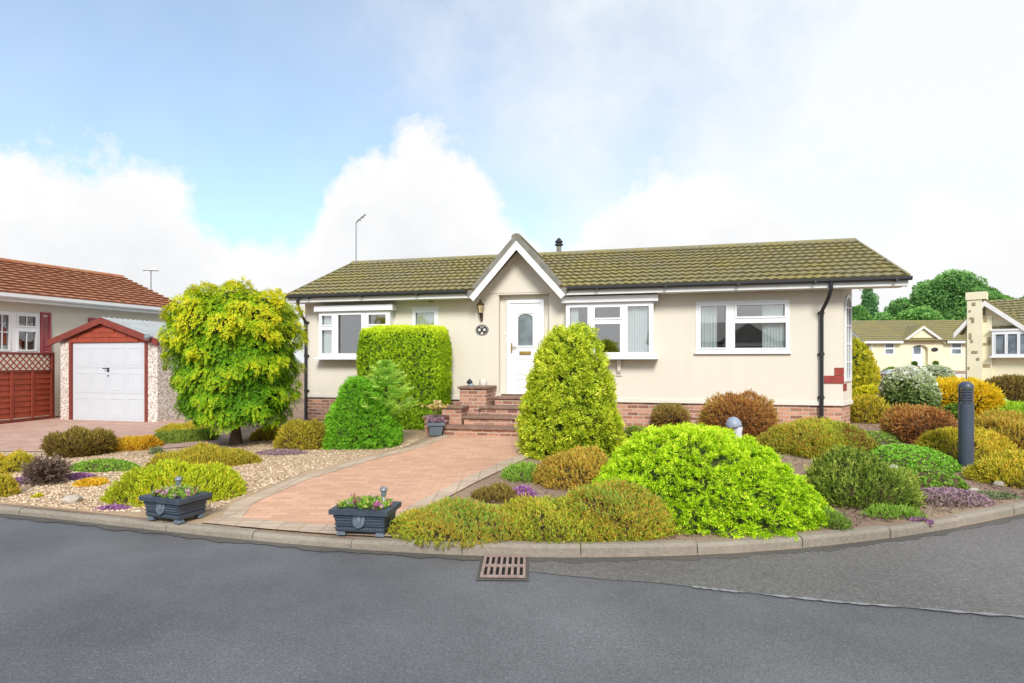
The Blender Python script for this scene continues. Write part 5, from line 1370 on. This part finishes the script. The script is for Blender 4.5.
shrub('cone_shrub', (515, 621, 316, 463), 'cone', 'scale', .1, 'golden green cone shaped shrub at the right of the front steps', 'shrub', 'cone', amp=.13, sig=.14, K=120, irr=.08, tint=.5, hgain=.2, zsc=2, dens=1.15, core='core_green')
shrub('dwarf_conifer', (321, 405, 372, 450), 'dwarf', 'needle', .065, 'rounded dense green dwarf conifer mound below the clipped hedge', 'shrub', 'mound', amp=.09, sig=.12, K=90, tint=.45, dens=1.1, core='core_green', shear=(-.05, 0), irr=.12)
def young_spruce():
    X, Y, z = at(385, 452); Y -= 0; Y += .9; X = (386 - CX) / F * Y; zb = z + .42
    o = empty('young_spruce', (X, Y, z), label='small open green spruce growing out of the dwarf conifer mound before the hedge', cat='tree')
    h = CZ + (HY - 360) / F * Y - z
    trunk_mesh('trunk', o, h, .03, .008, [], .01, 3)
    rng = np.random.default_rng(5); lv = Leaves()
    for lay in range(8):
        t = lay / 7; zz = .42 + (h - .52) * t + rng.uniform(-.05, .05, 7); ln = .46 * (1 - t) ** .8 + .06
        for k in range(7):
            a = k * .9 + lay * 1.7 + rng.uniform(-.2, .2); n = max(3, int(ln / .045)); s = np.linspace(.15, 1, n)
            P = np.stack([np.cos(a) * ln * s, np.sin(a) * ln * s, zz[k] + .5 * ln * s ** 1.3], 1)
            ax = np.tile([math.cos(a), math.sin(a), .55], (n, 1)) + rng.normal(0, .25, (n, 3))
            for sg in (-1, 0, 1):
                A2 = ax + sg * .9 * np.array([-math.sin(a), math.cos(a), 0])
                lv.sprays(P, A2, np.tile([0, 0, 1.], (n, 1)), .12, 'fish', 11, .016, .4 + .45 * s + rng.normal(0, .1, n), rng)
    n = 8; P = np.stack([np.zeros(n), np.zeros(n), np.linspace(h - .3, h - .1, n)], 1); lv.sprays(P, np.tile([0, 0, 1.], (n, 1)) + rng.normal(0, .3, (n, 3)), np.tile([1., 0, 0], (n, 1)), .1, 'sprig', 8, .013, np.full(n, .7), rng)
    lv.build('crown', 'spruce', None, o)
young_spruce()
shrub('nest_spruce', (588, 826, 421, 538), 'nest', 'feather', .068, 'big spreading bright lime green mound conifer by the right kerb', 'shrub', 'slope', ry=.92, amp=.11, sig=.09, K=260, lz=2.4, tint=.5, hgain=.05, zsc=2.5, dens=1.3, core='core_green', shear=(-.16, .1), droop=.25, inner=.025, irr=.05, tipgain=.4)

HE = 'heathers in the garden beds'
def heath(box, leaf, label, L=.06, style='heather', name='heather', prof='dome', group=HE, cat='shrub', **kw):
    kw.setdefault('amp', .08); kw.setdefault('sig', .13); kw.setdefault('K', 40); kw.setdefault('zamp', .34); kw.setdefault('zsc', 3.2); kw.setdefault('irr', .1 if prof == 'ball' else .2); L *= .8; c = (box[0] + box[1]) / 2; w = (box[1] - box[0]) / 2 * .93; box = (c - w, c + w, box[2] + 1, box[3])
    return shrub(name, box, leaf, style, L, label, cat, prof, group=group, **kw)
# left bed
heath((-22, 32, 450, 475), 'heath_gold', 'olive and gold heather cut by the left edge of the photo, farther of two')
heath((-14, 15, 472, 499), 'heath_gold', 'small olive gold heather at the left edge nearest the kerb', L=.055)
heath((50, 112, 426, 459), 'bronze', 'bronze green rounded shrub in front of the white garage door', prof='ball', name='bronze_shrub', L=.08)
heath((106, 160, 434, 452), 'gold_low', 'low golden orange heather right of the bronze shrub before the garage', L=.06)
heath((152, 222, 427, 444), 'heath_green', 'low flat green heather behind the trunk side of the gravel bed left of the tree', L=.06, prof='flat', ry=.55)
heath((104, 250, 459, 508), 'heath_lime', 'wide low lime heather with orange tips behind the left trough planter', L=.075, prof='flat', K=90, ry=.55, tint=.5)
heath((148, 262, 444, 469), 'heath_olive', 'long dull olive heather in the gravel in front of the tree trunk', L=.065, prof='flat', ry=.45)
heath((252, 290, 424, 441), 'heath_gold', 'small golden heather just right of the weeping tree trunk', L=.06)
heath((276, 332, 416, 451), 'heath_olive', 'mounded gold and olive heather left of the rounded dwarf conifer', L=.075, prof='dome', K=60)
heath((160, 214, 421, 434), 'heath_gold', 'faint gold heather under the left side of the weeping tree', L=.06, prof='flat')
# either side of the path
heath((376, 548, 499, 545), 'heath_mix', 'wide low lime and gold heather beside the right trough planter by the kerb', L=.06, prof='flat', K=130, ry=.42, tint=.5, irr=.2, zamp=.65, zsc=5)
heath((470, 524, 484, 504), 'bronze', 'small dark bronze heather at the right edge of the path behind the lime heather', L=.06)
heath((476, 616, 493, 545), 'heath_mix', 'low gold and rust heather by the kerb between the lime heather and the olive one', L=.06, prof='flat', K=110, ry=.42, tint=.48, zamp=.65, irr=.2, zsc=5)
heath((550, 684, 479, 545), 'heath_mix', 'taller olive and orange heather against the left foot of the lime green mound', L=.065, prof='flat', K=110, ry=.48, tint=.42, zamp=.65, irr=.2, zsc=4)
heath((535, 628, 447, 491), 'heath_orange', 'orange brown heather between the cone shrub and the lime green mound', L=.08, K=50)
heath((618, 658, 424, 446), 'heath_green', 'little green heather between the cone shrub and the brick plinth', L=.07)
# against the house and in the right bed
heath((650, 690, 402, 428), 'heath_rust', 'small rusty brown bush against the brick plinth below the bay window', prof='ball', L=.09, style='heather_n')
heath((700, 776, 391, 445), 'heath_red', 'large round rust brown bush below the wide casement window', prof='ball', L=.085, style='heather_n', K=80, amp=.07, depth=.8)
heath((800, 858, 430, 462), 'heath_gold', 'low yellow olive heather at the front of the wide orange one near the house corner')
heath((764, 872, 417, 462), 'heath_mix', 'wide orange and olive heather below the downpipe at the house corner', L=.075, K=80, ry=.75, tint=.62, zamp=.6, zsc=2.2, amp=.12, sig=.16)
heath((798, 912, 450, 513), 'heath_green', 'feathery dark green heath shrub with pale tips near the right kerb', L=.1, K=70, amp=.09, name='heath_shrub', ry=.55)
heath((810, 852, 440, 458), 'heath_olive', 'small olive heather between the corner heather and the green carpet plant', L=.06)
heath((884, 952, 404, 446), 'heath_red', 'round reddish brown bush left of the bollard light', prof='ball', L=.09, style='heather_n', K=80, amp=.07)
heath((917, 1012, 424, 463), 'heath_gold', 'olive gold heather wrapped around the back of the bollard light', L=.085, K=70, ry=.5, tint=.55)
heath((972, 1066, 452, 490), 'heath_gold', 'golden heather right of the bollard foot near the right kerb', L=.08, K=60, ry=.4, tint=.55)
heath((962, 1050, 412, 452), 'heath_orange', 'mixed brown and olive heather at the right edge behind the bollard light', L=.09, K=60)
heath((940, 985, 428, 446), 'heath_olive', 'low olive heather showing between the reddish bush and the bollard', L=.08)
shrub('low_juniper', (968, 1050, 400, 420), 'brightlow', 'needle', .13, 'bright green low spreading plant at the right edge under the bay window', 'shrub', 'flat', amp=.05, sig=.2, K=30)
shrub('gold_shrub', (912, 992, 378, 418), 'gold', 'heather_n', .13, 'brilliant golden yellow dome shrub behind the bollard light', 'shrub', 'ball', amp=.1, sig=.25, K=50, tint=.45, hgain=.6, core='core_green')
shrub('green_shrub', (940, 972, 400, 421), 'bush', 'leafy', .12, 'small dark green bush at the foot of the golden dome shrub', 'shrub', 'dome', amp=.06, sig=.2, K=20, core='core_green')
shrub('variegated_shrub', (884, 936, 365, 420), 'variegated', 'leafy', .11, 'grey green shrub with white flecked tops left of the golden dome', 'shrub', 'ball', amp=.16, sig=.3, K=40, tint=.45, zamp=.35, hgain=.9, core='core_green')
shrub('white_shrub', (918, 952, 364, 388), 'variegated', 'leafy', .1, 'white flecked shrub just behind the golden dome and below the far door', 'shrub', 'ball', amp=.1, sig=.25, K=24, tint=.75, core='core_green')
shrub('yellow_shrub', (846, 900, 384, 410), 'yellow', 'leafy', .1, 'bright yellow leaved shrub at the foot of the golden conifer by the house corner', 'shrub', 'dome', amp=.1, sig=.25, K=30, tint=.55, core='core_green')
shrub('olive_shrub', (842, 890, 395, 424), 'heath_olive', 'heather', .1, 'olive brown shrub below the yellow leaved one at the house corner', 'shrub', 'dome', amp=.08, sig=.2, K=30)
shrub('gold_cypress', (832, 878, 336, 400), 'gold_conifer', 'fan', .12, 'tall golden cypress rising beside the right end of the bungalow', 'tree', 'spire', amp=.1, sig=.3, K=40, tint=.5, core='core_green')
shrub('round_bush', (879, 905, 365, 381), 'bush', 'leafy', .14, 'clipped green bush in front of the far bungalow left window', 'shrub', 'dome', amp=.05, sig=.3, K=20, core='core_green')
shrub('brown_hedge', (978, 1050, 375, 404), 'bronze', 'heather', .14, 'broad brown olive shrub under the bay window of the right bungalow', 'shrub', 'dome', amp=.1, sig=.3, K=40, ry=1.0)
shrub('brown_bush', (965, 1000, 392, 412), 'heath_orange', 'heather', .11, 'orange brown heather left of the bright green low plant at the right', 'shrub', 'dome', amp=.06, sig=.2, K=20)
# dry shrub with its bare twigs
def dead_shrub():
    X, Y, z, rx, ry, h = place(27, 66, 457, 488)
    o = empty('dry_lavender', (X, Y, z), label='grey brown dried out twiggy bush in the left gravel', cat='shrub')
    rng = np.random.default_rng(6); b = MB(); rr = random.Random(3)
    for k in range(46):
        a = rr.uniform(0, 6.28); e = rr.uniform(.1, 1.0); d = Vector((math.cos(a) * math.sin(e * 1.2) * rx, math.sin(a) * math.sin(e * 1.2) * ry, h * math.cos(e * .9)))
        b.tube([(0, 0, 0), d * .5 + Vector((0, 0, .04)), d * rr.uniform(.85, 1.0)], [.008, .006, .003], 5)
    b.build('stems', M['bark'], o)
    lv = Leaves(); hu = Hull(rx - .03, ry - .03, h - .03, 'ball', 2, .06, .1, 40, (0, 0), rng); grow(lv, hu, 'heather_n', .075, rng=rng, core=False, inner=.08, dens=.9)
    lv.build('foliage', 'dead', None, o)
dead_shrub()
# ground cover: mats nobody could count
def mat_(name, box, leaf, label, cat, L=.035, group=None, ry=None, hh=None, style='mat', prof='flat', **kw):
    kw.setdefault('amp', .015); kw.setdefault('sig', .08); kw.setdefault('K', 40)
    return shrub(name, box, leaf, style, L, label, cat, prof, ry=ry, group=group, kind='stuff', shrink=.02, **kw)
TH = 'creeping thyme mats'
mat_('creeping_thyme', (4, 34, 474, 487), 'thyme', 'purple creeping thyme mat left of the dried bush', 'ground cover', group=TH)
mat_('creeping_thyme', (58, 98, 470, 481), 'thyme', 'purple creeping thyme mat right of the dried bush', 'ground cover', group=TH)
mat_('creeping_thyme', (92, 134, 501, 512), 'thyme', 'purple creeping thyme mat near the kerb left of the left trough', 'ground cover', group=TH)
mat_('creeping_thyme', (250, 312, 447, 456), 'thyme_faded', 'dull mauve thyme mat on the gravel below the dwarf conifer', 'ground cover', group=TH)
mat_('creeping_thyme', (506, 540, 482, 502), 'thyme', 'purple thyme patch at the right edge of the path', 'ground cover', group=TH)
mat_('creeping_thyme', (900, 994, 484, 508), 'thyme_faded', 'faded pink thyme carpet in front of the golden heathers on the right', 'ground cover', group=TH, ry=.3)
mat_('creeping_thyme', (903, 934, 513, 523), 'thyme', 'small bright purple thyme clump hanging over the right kerb', 'ground cover', group=TH)
mat_('carpet_plant', (862, 952, 441, 474), 'carpet', 'smooth bright green carpet plant between the brown bush and the feathery shrub', 'ground cover', L=.05, ry=.6)
mat_('carpet_plant', (886, 966, 462, 494), 'grass', 'grassy green mat in front of the bollard light', 'ground cover', L=.06, ry=.35)
mat_('carpet_plant', (66, 142, 456, 473), 'grass', 'mossy green mat in the left gravel behind the purple thyme', 'ground cover', L=.04, ry=.25)
mat_('carpet_plant', (24, 70, 463, 477), 'grey_green', 'grey green mat behind the dried bush', 'ground cover', L=.04, ry=.2)
mat_('grass_patch', (500, 548, 461, 483), 'grass', 'patch of rough grass between the path and the orange brown heather', 'grass', L=.06, ry=.35, style='heather')
mat_('grass_patch', (862, 925, 503, 520), 'grass', 'strip of grass behind the right kerb beside the purple clump', 'grass', L=.05, ry=.14, style='heather')
mat_('grass_patch', (812, 850, 508, 531), 'bush', 'low green weeds at the right foot of the lime green mound', 'grass', L=.05, ry=.2, style='heather')
mat_('grass_patch', (945, 1024, 488, 500), 'tuft', 'thin mossy turf along the kerb at the right edge', 'grass', L=.03, ry=.12)
mat_('grass_patch', (842, 905, 428, 444), 'grass', 'green mat beside the corner of the house', 'grass', L=.06, ry=.3)
shrub('yellow_sedum', (74, 110, 474, 488), 'gold_low', 'leafy', .04, 'yellow flowering sedum clump in the left gravel', 'plant', 'flat', amp=.02, sig=.06, K=30, tint=.8)
shrub('yellow_sedum', (30, 44, 490, 499), 'yellow', 'leafy', .04, 'tiny yellow plant in the gravel near the left kerb', 'plant', 'dome', amp=.02, sig=.06, K=10)
shrub('grey_tuft', (149, 164, 445, 455), 'tuft', 'heather', .06, 'tiny grey green tuft alone on the gravel before the gold heather', 'plant', 'dome', amp=.02, sig=.06, K=10)
shrub('yellow_tuft', (812, 850, 455, 492), 'heath_gold', 'heather', .06, 'yellow tinged heather squeezed between the lime mound and the feathery shrub', 'shrub', 'dome', amp=.03, sig=.1, K=20)

# small things far off on the right
def far_bits():
    X, Y = (990 - CX) / F * 14.5, 14.5; z = float(g(X, Y))
    X, Y, z = at(992, 404); b = MB(); b.frustum((-.55, .55, -.3, .3, .0), (-.5, .5, -.26, .26, .14)); b.slab(-.45, .45, .02, .12, -.31, -.285); o = b.build('water_trough', M['green_plastic'], bevel=.03); o.location = (X, Y + .3, z + .02); o.rotation_euler = (0, 0, -.5)
    tag(o, 'pale green plastic tub lying before the brown shrub at the right', 'tub')
    X, Y, z = at(957, 381); Y0 = 24; X = (955 - CX) / F * Y0; z = float(g(X, Y0))
    o = empty('garden_bench', (X, Y0, z + .12), -.6, label='white garden bench left of the stone flecked chimney', cat='bench'); o.scale = (.6, .6, .6)
    b = MB(); b.box(-.6, .6, -.25, .2, .38, .43); b.build('seat', M['white'], o)
    b = MB()
    for k in range(4): b.box(-.6, .6, .2, .23, .48 + k * .1, .56 + k * .1)
    b.build('backrest', M['white'], o)
    for sx in (-.55, .55):
        for sy in (-.2, .18): MB().box(sx - .03, sx + .03, sy - .03, sy + .03, 0, .379).build('leg', M['white'], o)
    for px, top, bot, lab in ((888.5, 372, 388, 'red brick gate pier with pale cap behind the white flecked shrub'),):
        Yp = 22; X = (px - CX) / F * Yp; z = float(g(X, Yp)); hh = CZ + (HY - top) / F * Yp - z
        o = empty('brick_pier', (X, Yp, z), label=lab, cat='pier'); w = .22
        MB().box(-w, w, -w, w, -.1, hh - .08).build('pier', M['brick'], o); MB().frustum((-w - .04, w + .04, -w - .04, w + .04, hh - .079), (-.05, .05, -.05, .05, hh + .1)).build('coping', M['corrugated'], o)
    shrub('flowering_shrub', (944, 962, 372, 386), 'flowers', 'leafy', .12, 'dark red flowering shrub beside the white bench', 'plant', 'dome', amp=.08, sig=.2, K=16, tint=.62)
far_bits()

# ------------------------------------------------------------------ daylight
SUN_EL, SUN_AZ = R(38), R(176)      # azimuth clockwise from +Y: the sun stands behind the camera
def world():
    w = bpy.data.worlds.new('World'); scene.world = w; w.use_nodes = True; nt = NT(w); nt.n.clear()
    out = nt.new('ShaderNodeOutputWorld'); bg = nt.new('ShaderNodeBackground', i_Strength=.1); nt.link(bg.outputs[0], out.inputs[0])
    sky = nt.new('ShaderNodeTexSky', sky_type='NISHITA', sun_disc=False, sun_elevation=SUN_EL, sun_rotation=SUN_AZ, altitude=50.0, air_density=1.0, dust_density=1.2, ozone_density=1.6)
    tc = nt.new('ShaderNodeTexCoord').outputs['Generated']; sx = nt.new('ShaderNodeSeparateXYZ'); nt.link(tc, sx.inputs[0])
    def mth(op, a, b=None, c=None, clamp=False):
        n = nt.new('ShaderNodeMath', operation=op); n.use_clamp = clamp
        for i, q in enumerate((a, b, c)):
            if q is None: continue
            if isinstance(q, (int, float)): n.inputs[i].default_value = q
            else: nt.link(q, n.inputs[i])
        return n.outputs[0]
    az = mth('ARCTAN2', sx.outputs[0], sx.outputs[1]); el = mth('ARCSINE', sx.outputs[2])
    fc = nt.new('ShaderNodeFloatCurve'); cv = fc.mapping.curves[0]
    # height of the cumulus bank (rad) along the azimuth
    def A(px): return math.atan((px - CX) / F)
    def Eh(px, py): return math.atan((HY - py) / F * math.cos(A(px)))
    pts = [(-math.pi, .3), (-1.6, .34)] + [(A(px), Eh(px, py)) for px, py in ((0, 160), (60, 153), (130, 168), (200, 200), (240, 240), (285, 250), (315, 222), (350, 180), (390, 160), (435, 140), (462, 150), (485, 190), (515, 232), (555, 236), (610, 202), (680, 178), (760, 200), (900, 215), (1024, 190))] + [(1.6, .3), (math.pi, .3)]
    while len(cv.points) < len(pts): cv.points.new(.5, .5)
    for p, (a, e) in zip(cv.points, sorted(pts)): p.location = ((a + math.pi) / (2 * math.pi), e / .6); p.handle_type = 'AUTO'
    fc.mapping.update()
    nt.link(mth('MULTIPLY_ADD', az, 1 / (2 * math.pi), .5), fc.inputs['Value'])
    top = mth('MULTIPLY', fc.outputs[0], .6)
    n1 = noise(nt, tc, 8, 10, .6); n2 = noise(nt, tc, 3.2, 7, .6); n3 = noise(nt, tc, 5.5, 7, .6); n4 = noise(nt, tc, 1.7, 5, .55)
    d = mth('SUBTRACT', mth('ADD', top, mth('MULTIPLY_ADD', n1, .26, -.13)), el)
    cum = mth('MULTIPLY_ADD', d, 30, .3, True)
    hz = mth('MULTIPLY_ADD', az, .95, mth('MULTIPLY_ADD', n2, 1.5, -.18), True)
    veil = mth('MULTIPLY_ADD', n4, .9, -.18, True)
    hz = mth('MAXIMUM', hz, veil)
    hz = mth('MULTIPLY', hz, .97)
    mu = nt.new('ShaderNodeMix', data_type='RGBA', blend_type='MULTIPLY'); mu.inputs[0].default_value = 1; nt.link(sky.outputs[0], mu.inputs[6]); mu.inputs[7].default_value = (1.62, 1.92, 1.95, 1)
    def mix(f, a, b):
        m = nt.new('ShaderNodeMix', data_type='RGBA'); nt.link(f, m.inputs[0])
        for i, q in ((6, a), (7, b)):
            if isinstance(q, tuple): m.inputs[i].default_value = (*q, 1)
            else: nt.link(q, m.inputs[i])
        return m.outputs[2]
    S = SKYW
    thin = mix(hz, mu.outputs[2], (S * .97, S * 1.0, S * 1.02))
    sh = mth('MULTIPLY_ADD', mth('ADD', mth('MULTIPLY', d, 2.2), mth('MULTIPLY', n3, .9)), 1.5, -.62, True)
    cc = mix(sh, (S * 1.04, S * 1.04, S * 1.04), (S * .83, S * .845, S * .87))
    nt.link(mix(cum, thin, cc), bg.inputs[0])
SKYW = 7.7
world()
sl = bpy.data.lights.new('Sun', 'SUN'); sl.energy = 2.9; sl.angle = R(18); sl.color = (1, .96, .9)
so = bpy.data.objects.new('Sun', sl); COL.objects.link(so)
d = Vector((math.sin(SUN_AZ) * math.cos(SUN_EL), math.cos(SUN_AZ) * math.cos(SUN_EL), math.sin(SUN_EL)))
so.rotation_euler = d.to_track_quat('Z', 'Y').to_euler(); so.location = (0, -20, 30)

cam = bpy.data.cameras.new('Camera'); co = bpy.data.objects.new('Camera', cam); COL.objects.link(co)
co.location = (0, 0, CZ); co.rotation_euler = (R(90), 0, 0); cam.sensor_width = 36; cam.lens = F / 1024 * 36
cam.shift_y = (HY - 341.5) / 1024; cam.clip_start = .05; cam.clip_end = 2000
scene.camera = co
scene.render.engine = 'CYCLES'
scene.cycles.use_denoising = True
try: scene.cycles.denoiser = 'OPENIMAGEDENOISE'
except Exception: pass
scene.cycles.max_bounces = 8; scene.cycles.diffuse_bounces = 3; scene.cycles.glossy_bounces = 3; scene.cycles.transparent_max_bounces = 12; scene.cycles.transmission_bounces = 3
scene.cycles.caustics_reflective = False; scene.cycles.caustics_refractive = False
vs = scene.view_settings; vs.view_transform = 'Standard'; vs.look = 'None'; vs.gamma = 1; vs.exposure = .38; vs.use_curve_mapping = False
